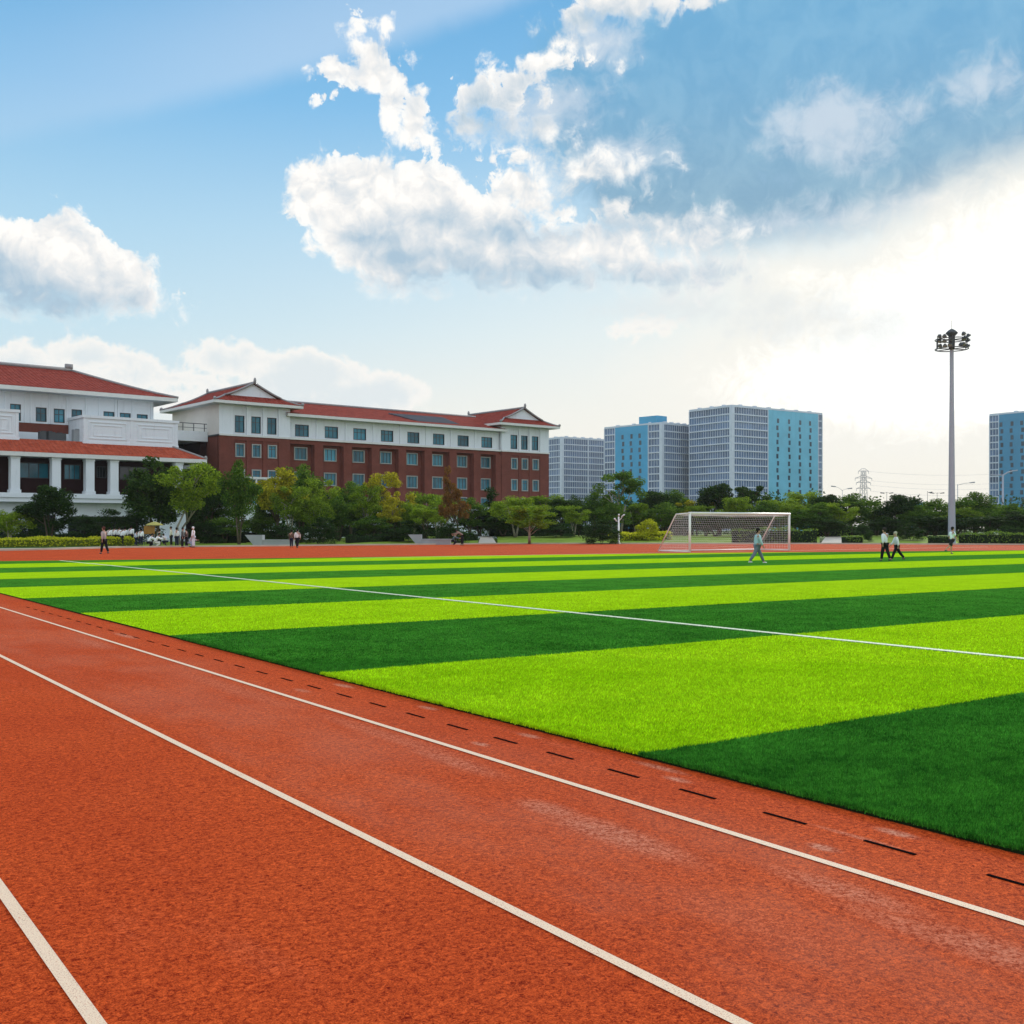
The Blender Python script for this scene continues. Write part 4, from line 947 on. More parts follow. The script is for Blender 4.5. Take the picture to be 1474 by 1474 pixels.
TREES = [
 ('light', 14, 727, 50, 92, 'small yellow-green tree at the far left, before the white hall'),
 ('broad', 71, 697, 58, 93, 'dark green tree with forked trunk standing before the white hall columns'),
 ('bush', 46, 722, 42, 98, 'near-black bushy shrub between the two trees at the far left'),
 ('bush', 122, 737, 46, 99, 'dark shrub under the terrace slab of the white hall, leftmost of three'),
 ('bush', 160, 731, 50, 101, 'dark shrub under the terrace slab of the white hall, middle of three'),
 ('bush', 197, 727, 46, 103, 'dark shrub under the terrace slab of the white hall, beside the tall dark tree'),
 ('broad', 223, 650, 78, 100, 'tall near-black tree covering the right end of the hall awning'),
 ('slant', 268, 667, 68, 98, 'loose light green tree with slanting pale trunk beside the tall black tree'),
 ('broad', 299, 671, 48, 110, 'dark tree in the gap between hall and brick block'),
 ('mid', 344, 658, 48, 97, 'slim green tree with thin dark trunk before the left brick pavilion'),
 ('ginkgo', 399, 650, 74, 108, 'big yellow ginkgo before the left brick pavilion, brightest tree of the garden'),
 ('mid', 434, 666, 58, 113, 'green tree touching the right side of the big yellow ginkgo'),
 ('light', 466, 690, 48, 112, 'pale olive tree below the second brick window bay'),
 ('broad', 446, 712, 52, 119, 'dark tree filling the shade behind the clipped dome shrubs'),
 ('broad', 484, 706, 46, 121, 'dark tree behind the long hedge, below the third window bay'),
 ('mid', 505, 690, 52, 118, 'mid-green tree just left of the two slender yellow ginkgos'),
 ('ginkgo', 548, 679, 44, 112, 'slender yellow ginkgo, taller of the neighbouring pair mid-facade'),
 ('ginkgo', 577, 694, 40, 115, 'slender yellow ginkgo, shorter of the neighbouring pair mid-facade'),
 ('mid', 524, 718, 52, 112, 'low green tree in front of and between ginkgo trunks and hedge'),
 ('broad', 572, 722, 52, 120, 'dark tree in the shade right under the shorter slender ginkgo'),
 ('light', 610, 699, 58, 118, 'light green round tree left of the rust-coloured tree'),
 ('umbrella', 612, 727, 46, 104, 'small umbrella-shaped tree above the right white concrete bench'),
 ('light', 640, 712, 40, 121, 'light green tree directly behind the rust-coloured tree'),
 ('rust', 654, 663, 40, 103, 'rust-orange leaning conifer before the right half of the brick block'),
 ('cone', 705, 695, 48, 124, 'dark pointed tree before the right brick pavilion'),
 ('broad', 690, 734, 58, 118, 'dark bushy tree just right of the rust conifer trunk'),
 ('broad', 724, 737, 52, 114, 'dark bushy tree behind the pale path, left of the lone lawn tree'),
 ('light', 742, 705, 54, 112, 'light green tree below the right brick pavilion windows'),
 ('light', 762, 728, 66, 98, 'lone yellow-green tree on the lawn with a dark trunk, nearest the track'),
 ('light', 786, 703, 54, 126, 'yellowish tree under the right eave of the brick block'),
 ('broad', 808, 717, 48, 118, 'dark round tree right of the lone lawn tree'),
 ('column', 833, 709, 28, 120, 'narrow near-black columnar tree under the pale grey tower'),
 ('mid', 856, 707, 48, 124, 'green tree between the columnar tree and the tall airy tree'),
 ('feather', 892, 680, 66, 122, 'tall airy tree before the deep blue tower, tallest right of the school'),
 ('bush', 866, 747, 44, 98, 'dark round shrub on the lawn left of the white garden lamp'),
 ('broad', 908, 728, 48, 128, 'dark tree behind the white garden lamp'),
 ('broad', 942, 706, 58, 132, 'dark round tree under the silver side of the deep blue tower'),
 ('mid', 972, 703, 42, 134, 'green tree left above the goal, at the foot of the tallest tower'),
 ('ybush', 932, 746, 30, 106, 'golden yellow shrub left of the goal net'),
 ('ginkgo', 1003, 718, 44, 130, 'yellow-green tree just above the left goalpost'),
 ('broad', 985, 738, 60, 124, 'dark tree seen through the left side of the goal net'),
 ('broad', 1036, 695, 56, 128, 'dark tall tree above the crossbar, left of the tallest tower corner'),
 ('feather', 1080, 695, 50, 132, 'dark palm-like tree with ragged top above the crossbar middle', 1),
 ('light', 1060, 716, 40, 122, 'pale tree between the two dark trees above the crossbar'),
 ('broad', 1078, 735, 74, 118, 'dark tree seen through the middle of the goal net'),
 ('light', 1122, 710, 60, 126, 'light green tree above the right goalpost, under the blue panels'),
 ('light', 1160, 708, 54, 131, 'yellowish tree under the right end of the tallest tower'),
 ('broad', 1192, 711, 48, 124, 'dark tree at the right foot of the tallest tower'),
 ('mid', 1148, 732, 60, 117, 'green tree right beside the right goalpost'),
 ('mid', 1226, 709, 62, 126, 'green tree in front of the power pylon, left of it'),
 ('broad', 1190, 742, 56, 114, 'low dark tree behind the hedge right of the goal'),
 ('mid', 1262, 726, 44, 128, 'green tree under the power lines, right of the pylon'),
 ('broad', 1296, 711, 50, 122, 'bold dark tree standing alone against the sky, right of the pylon'),
 ('bush', 1241, 752, 24, 104, 'small green shrub behind the two walkers, left of them'),
 ('bush', 1312, 752, 30, 106, 'small green shrub behind the two walkers, right of them'),
 ('mid', 1346, 717, 58, 124, 'green tree touching the left side of the floodlight mast'),
 ('mid', 1404, 706, 68, 122, 'broad green tree touching the right side of the floodlight mast'),
 ('broad', 1376, 738, 60, 116, 'dark tree in the shade at the mast foot'),
 ('light', 1442, 721, 50, 126, 'lighter green tree below the blue tower at the right edge'),
 ('broad', 1424, 742, 52, 112, 'low dark tree before the lighter tree, near the right edge'),
 ('broad', 1468, 733, 56, 112, 'dark tree at the very right edge of the photo'),
 ('bush', 405, 752, 46, 99, 'clipped dark dome shrub behind the strolling pair'),
 ('bush', 460, 743, 46, 99, 'clipped dark dome shrub, larger one, right of the strolling pair'),
 ('mid', 324, 744, 50, 106, 'low green shrub at the foot of the brick block left corner'),
 ('bush', 296, 748, 46, 102, 'low dark shrub behind the people in white, right of the slanting tree'),
 ('mid', 372, 738, 46, 112, 'green shrub before the entrance posts of the brick block'),
 ('bush', 648, 752, 40, 100, 'dark shrub at the foot of the rust-coloured conifer'),
 ('bush', 800, 750, 46, 112, 'dark shrub on the lawn between lone tree and columnar tree'),
 ('broad', 1332, 742, 56, 117, 'low dark tree between the bold dark tree and the mast'),
 ('broad', 1276, 742, 50, 117, 'low dark tree behind the two walkers on the pitch'),
 ('broad', 1030, 742, 54, 116, 'dark bushy tree behind the left half of the goal net'),
 ('mid', 534, 742, 50, 106, 'low green shrub behind the long hedge, below the slender ginkgos'),
 ('bush', 590, 748, 50, 104, 'dark shrub behind the right white bench'),
 ('light', 417, 700, 46, 105, 'pale green young tree before the clipped dome shrubs'),
 ('light', 452, 705, 44, 106, 'pale young tree above the larger dome shrub'),
 ('mid', 488, 712, 48, 110, 'olive tree left of the taller slender ginkgo, lower than its neighbours'),
 ('light', 528, 698, 42, 109, 'yellow-green young tree pressed against the taller slender ginkgo'),
 ('ginkgo', 562, 714, 34, 108, 'small yellow tree between the two slender ginkgos'),
 ('light', 596, 716, 42, 110, 'lime young tree behind the umbrella-shaped tree'),
 ('light', 630, 722, 40, 108, 'lime low tree between umbrella-shaped tree and rust conifer'),
 ('mid', 676, 715, 42, 115, 'green tree right behind the rust conifer crown'),
 ('light', 722, 715, 44, 118, 'lime tree between dark pointed tree and the lone lawn tree'),
 ('light', 826, 728, 40, 115, 'lime low tree in front of the columnar tree'),
 ('mid', 880, 722, 46, 118, 'green low tree under the tall airy tree'),
 ('light', 916, 716, 40, 126, 'yellow-green tree right of the tall airy tree'),
 ('mid', 956, 722, 46, 122, 'green tree just above the slanting goal net'),
 ('light', 1016, 728, 44, 121, 'lime tree peeping over the left part of the crossbar'),
 ('mid', 1100, 720, 48, 122, 'green tree peeping over the right part of the crossbar'),
 ('light', 1140, 717, 44, 122, 'lime tree above the right end of the crossbar'),
 ('mid', 1180, 722, 48, 118, 'green tree below the right corner of the tallest tower'),
 ('light', 1210, 724, 44, 118, 'lime tree under the left street lamp'),
 ('mid', 1322, 726, 44, 119, 'green tree between the bold dark tree and the floodlight mast'),
 ('light', 1386, 724, 46, 118, 'lime tree directly behind the floodlight mast'),
 ('mid', 1456, 724, 46, 118, 'green tree before the white flat building at the right edge'),
 ('mid', 388, 690, 46, 114, 'green tree filling behind the big ginkgo trunk'),
 ('mid', 318, 705, 40, 112, 'green tree against the dark left corner of the brick block'),
]
cnt = {}
for row in TREES:
    k, u, vt, wpx, Y, lab = row[:6]
    i = row[6] if len(row) > 6 else cnt.get(k, 0) % len(SPEC[k])
    if k == 'feather' and len(row) == 6: i = 0
    cnt[k] = cnt.get(k, 0)+1
    nm, shp, lm, kw = SPEC[k][i]
    if (k, i) not in PROTO: o = PROTO[(k, i)] = make_tree(nm, shp, lm, 100+len(PROTO)*7, **kw)
    else: o = copy_tree(PROTO[(k, i)])
    zb = lawn_z(u, Y); h = zat(vt, Y)-zb; w = wpx/F*Y*1.40
    o.location = (at(u, Y), Y, zb); o.scale = (w/KW, w/KW, h/KH)
    o.rotation_euler = (0, 0, 0 if k in ('rust', 'slant') else random.uniform(0, 6.28))
    shrub = k in ('bush', 'ybush')
    tag(o, lab, 'shrub' if shrub or 'shrub' in lab else 'tree', 'shrubs in the school garden' if shrub else 'trees in the school garden')
M['ycore'] = plain('golden_shrub_core', (.10, .12, .01), .95, .05)
def hedge(u0, v0, u1, v1, h, dep, lm, name, lab, cat='hedge', leaf=.16, dens=42, group='clipped hedges beyond the track'):
    a = np.array(gnd(u0, v0)); b = np.array(gnd(u1, v1)); ln = np.linalg.norm(b-a); d = (b-a)/ln
    rng = np.random.default_rng(int(u0*3+v0))
    ins = .10
    n = int((ln*dep+2*ln*h+2*dep*h)*dens)
    xs = rng.uniform(0, ln, n); ys = rng.uniform(0, dep, n); zs = rng.uniform(.02, h, n)
    f = rng.random(n); A1 = ln*dep; A2 = ln*h; tot = A1+2*A2
    top = f < A1/tot; fr = (~top) & (f < (A1+A2)/tot); bk2 = (~top) & (~fr)
    wob = .10*h*np.sin(xs*1.1+v0)+.07*h*np.sin(xs*2.7)
    zs[top] = h+wob[top]; ys[fr] = 0; ys[bk2] = dep
    r2 = .25*min(h, dep)
    k = top & ((ys < r2) | (ys > dep-r2)); zs[k] -= rng.uniform(0, .12, k.sum())
    C = np.stack([xs, ys, zs], 1)+rng.normal(0, .05, (n, 3))
    V, Q = leaves_np(C, leaf, rng, .6)
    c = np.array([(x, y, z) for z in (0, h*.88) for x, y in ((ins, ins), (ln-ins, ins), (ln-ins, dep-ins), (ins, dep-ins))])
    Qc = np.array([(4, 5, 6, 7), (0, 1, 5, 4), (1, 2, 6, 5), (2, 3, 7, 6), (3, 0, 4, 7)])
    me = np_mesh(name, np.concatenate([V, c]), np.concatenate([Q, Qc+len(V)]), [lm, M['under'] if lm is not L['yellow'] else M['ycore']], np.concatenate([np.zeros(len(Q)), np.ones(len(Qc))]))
    o = link(bpy.data.objects.new(name, me)); o.location = (a[0], a[1], lawn_z((u0+u1)/2, a[1])-.03); o.rotation_euler = (0, 0, math.atan2(d[1], d[0]))
    return tag(o, lab, cat, group)
hedge(-120, 788.5, 195, 784.7, .62, 3.2, L['yellow'], 'golden_hedge', 'low bright yellow shrub border along the track before the hall', leaf=.17, dens=70)
hedge(-80, 783, 118, 781.3, 1.0, 1.2, L['hedge'], 'clipped_hedge', 'dark clipped hedge behind the yellow border, before the hall')
hedge(286, 781.4, 356, 781.2, 1.25, 1.4, L['hedge'], 'clipped_hedge', 'dark clipped hedge left of the left white bench')
hedge(352, 780.2, 425, 780, 1.15, 1.2, L['hedge'], 'clipped_hedge', 'dark clipped hedge directly behind the left white bench')
hedge(470, 778.3, 590, 777.6, 1.35, 1.6, L['hedge'], 'clipped_hedge', 'long dark clipped hedge, upper of two, left of the right white bench')
hedge(503, 782.3, 584, 781.6, .75, 1.2, L['hedge'], 'clipped_hedge', 'low dark clipped hedge at the track edge left of the right white bench')
hedge(592, 779.2, 655, 779, 1.1, 1.2, L['hedge'], 'clipped_hedge', 'dark clipped hedge behind the right white bench')
hedge(668, 781.6, 690, 781.4, .75, 1.0, L['hedge'], 'clipped_hedge', 'short dark hedge between the bent person and the pale path')
hedge(712, 779.5, 800, 778.8, .95, 1.2, L['hedge'], 'clipped_hedge', 'dark hedge behind the lone lawn tree')
hedge(790, 777.4, 905, 776.8, 1.1, 1.4, L['hedge'], 'clipped_hedge', 'dark hedge on the lawn left of the white garden lamp')
hedge(895, 781.6, 968, 781.2, .75, 3.0, L['yellow'], 'golden_hedge', 'low lime-yellow flower bed between garden lamp and goal', 'flower bed', .2, 60)
hedge(898, 777.6, 1000, 777.2, .95, 1.2, L['hedge'], 'clipped_hedge', 'dark hedge behind the yellow flower bed and the left goal side')
hedge(1062, 782.6, 1178, 782.4, 1.35, 2.2, L['lime'], 'clipped_hedge', 'pale green rounded hedge behind the right goalpost', dens=34)
hedge(1176, 779.4, 1226, 779.4, 1.2, 1.8, L['lime'], 'clipped_hedge', 'pale green hedge block just right of the goal, behind the path')
hedge(1216, 783, 1244, 783, .75, 1.4, L['lime'], 'clipped_hedge', 'small low hedge at the track edge left of the two walkers')
hedge(1222, 777.2, 1366, 777.2, 1.1, 1.4, L['hedge'], 'clipped_hedge', 'dark green hedge behind the two walkers')
hedge(1334, 783.4, 1372, 783.6, .7, 1.6, L['hedge'], 'clipped_hedge', 'low dark hedge just left of the mast foot')
hedge(1378, 783.6, 1474, 784.4, 1.0, 2.0, L['lime'], 'clipped_hedge', 'soft green hedge right of the mast foot')
hedge(1440, 781.2, 1600, 782, 1.2, 1.6, L['hedge'], 'clipped_hedge', 'dark hedge at the right edge behind the soft green one')
def thicket(name, pts, dep, hs, lm, lab, seed, dens=5.5, leaf=.42):
    """a dense mass of shrubs along pts; height follows hs with a ragged top"""
    rng = np.random.default_rng(seed); VV = []; n0 = 0
    P_ = np.array(pts); seg = np.linalg.norm(P_[1:]-P_[:-1], axis=1); cum = np.concatenate([[0], np.cumsum(seg)])
    n = int(cum[-1]*dep*np.mean(hs)*dens); s = rng.uniform(0, cum[-1], n)
    x = np.interp(s, cum, P_[:, 0]); y = np.interp(s, cum, P_[:, 1])+rng.uniform(0, dep, n)
    hh = np.interp(s, cum, hs)*(1+.16*np.sin(s*.9+seed)+.12*np.sin(s*2.3)+.06*np.sin(s*5.1))
    z = hh*rng.random(n)**.75
    V, Q = leaves_np(np.stack([x, y, z], 1), leaf, rng, .5)
    return tag(link(bpy.data.objects.new(name, np_mesh(name, V, Q, [lm]))), lab, 'vegetation', kind='stuff')
thicket('woodland', [(at(u, 150), 150) for u in (690, 820, 900, 1000, 1100, 1200, 1300, 1400, 1500, 1640)], 7, [zat(v, 150) for v in (735, 728, 722, 716, 716, 720, 726, 728, 722, 720)], L['dark'], 'dark continuous wood filling the gaps behind the garden trees at right', 3)
thicket('undergrowth', [(at(290, 116), 116), (at(420, 122), 122), (at(560, 128), 128), (at(700, 136), 136), (at(800, 142), 142)], 4, [zat(746, 116), zat(742, 122), zat(738, 128), zat(736, 136), zat(734, 142)], L['dark'], 'dark shady undergrowth below the trees before the brick block', 5, 8, .36)
# lawn patches and pale paths beyond the track
M['lawn'] = plain('lawn', (.20, .29, .03), .95, .1, .3, .8)
def quad_px(name, pts, z, m): sheet(name, [gnd(u, v) for u, v in pts], z, m, local=False)
def lawn_bank(us, y0s):
    vs, fs = [], []; ys = [0, 2, 4, 7, 10, 13.5, 20, 30, 48]
    for i, (u, y0) in enumerate(zip(us, y0s)):
        for j, dy in enumerate(ys):
            Y = y0+dy; vs.append((at(u, Y), Y, lawn_z(u, Y)-.018))
            if i and j: n = len(ys); k = i*n+j; fs.append((k-n-1, k-1, k, k-n))
    mb = MB(); mb.add(vs, fs); mb.build('lawn', M['lawn'], smooth=True)['kind'] = 'structure'
def kerb_y(u): return float(np.interp(u, [0, 75, 180, 330, 480, 720, 1000, 1190, 1474, 1750], [CH*F/(v-HV) for v in (793, 791.5, 788.5, 787, 785.5, 783.2, 783, 783.2, 784.5, 786.5)]))+.5
for us in ([200, 260, 320, 380, 440, 500, 560, 620, 688], [716, 760, 820, 880, 940, 1000, 1060, 1120, 1180], [1226, 1280, 1340, 1400, 1474, 1560, 1640]):
    lawn_bank(us, [kerb_y(u) for u in us])
def path_bank(u0, u1, w0, w1):
    vs, fs = [], []
    for j, dy in enumerate((-.2, 2, 4, 7, 10, 13.5, 20)):
        Y = kerb_y((u0+u1)/2)+dy; k = j/6
        for u in (u0+(w0-u0)*k, u1+(w1-u1)*k): vs.append((at(u, Y), Y, lawn_z(u, Y)-.008))
        if j: fs.append((2*j-2, 2*j-1, 2*j+1, 2*j))
    mb = MB(); mb.add(vs, fs); mb.build('footpath', M['path'])['kind'] = 'structure'
path_bank(687, 717, 692, 708); path_bank(1178, 1228, 1190, 1232)
quad_px('footpath', [(-100, 793.5), (78, 790.5), (60, 788.6), (-100, 790)], -.016, M['path'])

# ------------------------------------------------------------------ goal
G = empty('football_goal', (gX, gY, 0), PITCH_ROT, 'white football goal with sagging net at the far end of the pitch', 'goal')
gw_ = along((gX, gY), D2, 1136); gh = 2.33; r_ = .07; bt, bb_ = 1.15, 2.7
for x in (0, gw_): MB().tube([(x, 0, .02), (x, 0, gh)], r_, 10).build('goalpost', M['goal'], G, True)
MB().tube([(-r_, 0, gh), (gw_+r_, 0, gh)], r_, 10).build('crossbar', M['goal'], G, True)
for x in (0, gw_):
    MB().tube([(x, 0, gh), (x, bt, gh-.06), (x, bt+.12, gh-.2), (x, bb_, .06)], .035, 8).build('side_stay', M['goal'], G, True)
    MB().tube([(x, 0, .06), (x, bb_, .06)], .035, 8).build('ground_bar', M['goal'], G, True)
MB().tube([(0, bb_, .06), (gw_, bb_, .06)], .035, 8).build('ground_bar', M['goal'], G, True)
nt_ = MB(); cr_ = .0045
def prof_pt(k):
    """net profile from crossbar (0) over the roof and down the back (1)"""
    L1, L2 = bt, math.hypot(bb_-bt, gh-.1); q_ = k*(L1+L2)
    if q_ < L1: return (q_, gh-.03-.10*math.sin(math.pi*q_/L1))
    f = (q_-L1)/L2; return (bt+(bb_-bt)*f-.28*math.sin(math.pi*f), (gh-.1)*(1-f)+.03)
nx, nk = 54, 24
for i in range(nx+1):
    x = gw_*i/nx; nt_.tube([(x,)+prof_pt(k/14) for k in range(15)], cr_, 3, caps=False)
for k in range(1, nk+1):
    y, z = prof_pt(k/nk); nt_.tube([(0, y, z), (gw_*.5, y-.03, z-.05), (gw_, y, z)], cr_, 3, caps=False)
for x in (0, gw_):
    for j in range(1, 16):
        z = gh*j/16; ym = bt+(bb_-bt)*(1-z/gh); nt_.tube([(x, .03, z), (x, ym, z)], cr_, 3, caps=False)
    for j in range(1, 20):
        y = bb_*j/20; zt_ = gh if y < bt else gh*(1-(y-bt)/(bb_-bt)); nt_.tube([(x, y, .03), (x, y, zt_)], cr_, 3, caps=False)
nt_.build('net', M['net'], G)

# ------------------------------------------------------------------ floodlight mast
Ym = 99.0; MX = at(1370, Ym)
mst = empty('floodlight_mast', (MX, Ym, 0), 0, 'tall tapered floodlight mast carrying rings of lamps, right side of the pitch', 'mast')
zt_ = zat(503, Ym)
p = MB(); p.lathe([(.46, 0), (.46, .06), (.34, .07), (.33, .5), (.27, 6), (.20, 13), (.165, zt_), (.15, zat(480, Ym))], 20); p.build('pole', M['pole'], mst, True)
p = MB()
for z in (zat(502.5, Ym), zat(489, Ym)):
    n = 20; R_ = 1.42
    p.tube([(R_*math.cos(2*math.pi*i/n), R_*math.sin(2*math.pi*i/n), z) for i in range(n+1)], .045, 6)
    for i in range(6): a = math.pi*i/3+.2; p.tube([(0, 0, z), (R_*math.cos(a), R_*math.sin(a), z)], .04, 6)
for i in range(6): a = math.pi*i/3+.2; p.tube([(R_*math.cos(a), R_*math.sin(a), zat(502.5, Ym)), (R_*math.cos(a), R_*math.sin(a), zat(486, Ym))], .04, 6)
p.build('lamp_ring', M['dark_metal'], mst)
p = MB(); p.lathe([(.25, zat(503, Ym)), (.28, zat(490, Ym)), (.28, zat(484, Ym)), (.52, zat(480, Ym)), (.50, zat(478.5, Ym)), (.30, zat(475.5, Ym)), (.10, zat(473.5, Ym))], 16); p.build('winch_head', M['dark_metal'], mst, True)
p = MB(); p.tube([(0, 0, zat(474, Ym)), (0, 0, zat(461, Ym))], .022, 6); p.build('lightning_rod', M['metal'], mst)
fl = None
for (u, v, a) in ((1351.5, 484.5, 200), (1351.5, 491.5, 205), (1352, 498.5, 195), (1356.5, 485, 235), (1356.5, 492, 230), (1357, 499, 240), (1384, 481.5, 300), (1384, 489, 290), (1383.5, 496.5, 285), (1394, 483, -20), (1393.5, 490, -15), (1393, 498, -25),
    (1362, 498, 250), (1363, 490.5, 150), (1377.5, 498, 80), (1388.5, 486, 310), (1388.5, 498, 320)):
    if fl is None:
        p = MB(); p.lathe([(.10, -.30), (.17, -.26), (.30, -.02), (.34, .12), (.345, .16)], 14); p.box(-.04, .04, -.36, .36, -.10, -.02)
        fl = p.build('floodlight', M['dark_metal'], mst, True); o = fl
        q_ = MB(); q_.lathe([(.32, .161), (.30, .18)], 14); q_.build('lamp_glass', M['lens'], fl)
    else: o = copy_tree(fl, mst)
    dx_ = at(u, Ym)-MX; a = R(a); o.location = (dx_, -abs(1.35-abs(dx_))*1.0 if abs(dx_) < 1.3 else 0, zat(v, Ym))
    o.rotation_euler = (R(152), 0, a+R(90)); o.scale = (.60,)*3

# ------------------------------------------------------------------ pylon, wires, lamps
Yp = 500.; PX = at(1243, Yp); zp = zat(677.5, Yp)
py = empty('power_pylon', (PX, Yp, 0), R(12), 'steel lattice power pylon rising beyond the trees', 'pylon')
lt = MB()
def hw_(z): return 1.9*(1-z/zp)+.75*(z/zp)
zs_ = [0, 4, 8, 11.5, 15, 18, 20.5, 23, 25.2, zp]
for sx in (-1, 1):
    for sy in (-1, 1): lt.tube([(sx*hw_(z), sy*hw_(z), z) for z in zs_], .11, 4)
for i in range(len(zs_)-1):
    z0, z1 = zs_[i], zs_[i+1]; a, b = hw_(z0), hw_(z1)
    for s in (-1, 1):
        lt.tube([(-a, s*a, z0), (b, s*b, z1)], .055, 4); lt.tube([(a, s*a, z0), (-b, s*b, z1)], .055, 4)
        lt.tube([(s*a, -a, z0), (s*b, b, z1)], .055, 4); lt.tube([(s*a, a, z0), (s*b, -b, z1)], .055, 4)
lt.build('lattice_tower', M['metal'], py)
arms = [(zat(678.5, Yp), 2.6), (zat(688.5, Yp), 4.2), (zat(695, Yp), 3.6), (zat(703.5, Yp), 3.6)]
for z, hl in arms:
    am = MB(); am.tube([(-hl, 0, z), (-.8, -.6, z+.2), (.8, -.6, z+.2), (hl, 0, z)], .09, 4); am.tube([(-hl, 0, z), (-.8, 0, z+1.2), (.8, 0, z+1.2), (hl, 0, z)], .10, 4)
    for s in (-1, 1): am.tube([(s*hl, 0, z), (s*hl, 0, z-1.1)], .10, 4)
    am.build('crossarm', M['metal'], py)
WL = ['topmost thin power line running right from the pylon', 'second highest power line running right from the pylon', 'third power line down running right from the pylon', 'lowest power line running right from the pylon']
for i, (z, hl) in enumerate(arms):
    x0, y0, z0 = PX+hl*math.cos(R(12)), Yp+hl*math.sin(R(12)), z-1.1*(i > 0)
    x1, y1, z1 = at(1490, 560), 560, z0+2.5+(2-i)*.6
    w = MB(); w.tube([(x0+(x1-x0)*k, y0+(y1-y0)*k, z0+(z1-z0)*k-16*k*(1-k)*.55) for k in [j/14 for j in range(15)]], .032, 4)
    tag(w.build('power_line', M['metal']), WL[i], 'cable', 'power lines from the pylon')
def street_lamp(u, vt, Y, arms_, lab, m='metal', r=.065, name='street_lamp'):
    o = empty(name, (at(u, Y), Y, 0), 0, lab, 'street lamp', 'street lamps beyond the trees'); h = zat(vt, Y)
    p = MB(); p.lathe([(r*1.8, 0), (r*1.7, .8), (r, 1.0), (r*.8, h)], 8); p.build('post', M[m], o, True)
    for (du, dv) in arms_:
        ex, ez = du/F*Y, h-dv/F*Y
        a = MB(); a.tube([(0, 0, h-.2), (ex*.5, 0, h+(ez-h)*.6), (ex, 0, ez)], r*.6, 6); a.build('arm', M[m], o)
        q = MB(); s = 1 if ex > 0 else -1; q.tube([(ex-s*.1, 0, ez), (ex+s*1.0, 0, ez+.12)], [.12, .16], 6); q.build('lamp_head', M[m], o)
street_lamp(1212.5, 705, 260, [(-10, -4.5), (8, -1.5)], 'grey twin-armed street lamp left of the power pylon')
street_lamp(1443.5, 683, 220, [(14, -5), (-10, 1)], 'white twin-armed street lamp before the blue tower at the right', 'pole', .24)
street_lamp(1378.5, 697, 240, [(18, -2)], 'grey single-armed street lamp just right of the floodlight mast', 'metal', .09)
street_lamp(1276.5, 708, 300, [(-4, 2), (4, 2)], 'thin street lamp right of the pylon, under the power lines', 'dark_metal')
street_lamp(1349, 709, 300, [(-5, 1), (5, 1)], 'thin twin-armed street lamp left of the floodlight mast', 'dark_metal')
street_lamp(1335, 707, 320, [(2, 2)], 'thin bare post in the sky left of the floodlight mast', 'dark_metal')
# white garden lamp beside the track
Yg = 98.; o = empty('garden_lamp', (at(890.5, Yg), Yg, 0), 0, 'white garden lamp post with three small spotlights, left of the goal', 'lamp post')
h = zat(744, Yg); MB().lathe([(.16, 0), (.16, .12), (.075, .14), (.065, h)], 10).build('post', M['goal'], o, True)
for (x, z, tx) in ((-.28, h-.25, -.12), (.0, h+.12, 0), (.32, h+.10, .16)):
    MB().tube([(0, 0, h-.4), (x, 0, z-.12)], .035, 6).build('arm', M['goal'], o)
    q = MB(); q.tube([(x-tx*.4, -.10, z-.08), (x+tx, -.30, z+.10)], [.05, .075], 8); q.build('spotlight', M['goal'], o)
# white benches at the far track edge
def bench(u0, uk, u1, v, lab):
    x0, Y = gnd(u0, v); xk, x1 = at(uk, Y), at(u1, Y); h1 = .88
    o = empty('concrete_bench', (x0, Y+.4, 0), 0, lab, 'bench', 'white concrete benches at the far track edge')
    mb = MB(); w = xk-x0
    mb.add([(.75, 0, 0), (w, 0, 0), (w, 0, h1), (0, 0, h1), (.75, .9, 0), (w, .9, 0), (w, .9, h1), (0, .9, h1)], [(0, 1, 2, 3), (5, 4, 7, 6), (3, 2, 6, 7), (0, 3, 7, 4), (1, 5, 6, 2)])
    mb.build('head_block', M['concrete'], o)
    mb = MB(); l2 = (x1-x0); mb.box(w+.005, l2, .05, .85, 0, .42); mb.box(w+.005, l2+.05, 0, .9, .42, .50); mb.build('seat', M['concrete'], o)
bench(350.5, 376, 420, 785.8, 'white concrete bench left of the strolling pair, with a raised slanted end block')
bench(586.5, 606, 648, 784.2, 'white concrete bench left of the bent person, with a raised slanted end block')
# yellow parasol with an orange panel
Ys = 91.; o = empty('parasol', (at(222.5, Ys), Ys, 0), 0, 'flat yellow parasol standing among the people in white', 'parasol')
zc = zat(752.5, Ys); p = MB(); p.lathe([(.75, zc-.22), (.74, zc-.18), (.55, zc-.06), (.05, zc+.10)], 10); p.build('canopy', M['yellow_cloth'], o)
MB().tube([(0, 0, 0), (0, 0, zc)], .025, 6).build('pole', M['metal'], o); MB().lathe([(.28, 0), (.28, .07), (.05, .09)], 12).build('base', M['concrete'], o)
o = empty('banner_stand', (at(217.5, Ys), Ys-.5, 0), R(6), 'orange-brown display panel under the yellow parasol', 'display panel')
p = MB(); p.box(-.42, .46, 0, .03, .95, 1.62); p.build('panel', M['orange_panel'], o)
for x in (-.36, .40): MB().tube([(x, .03, 0), (x, .03, 1.6)], .02, 6).build('leg', M['dark_metal'], o)

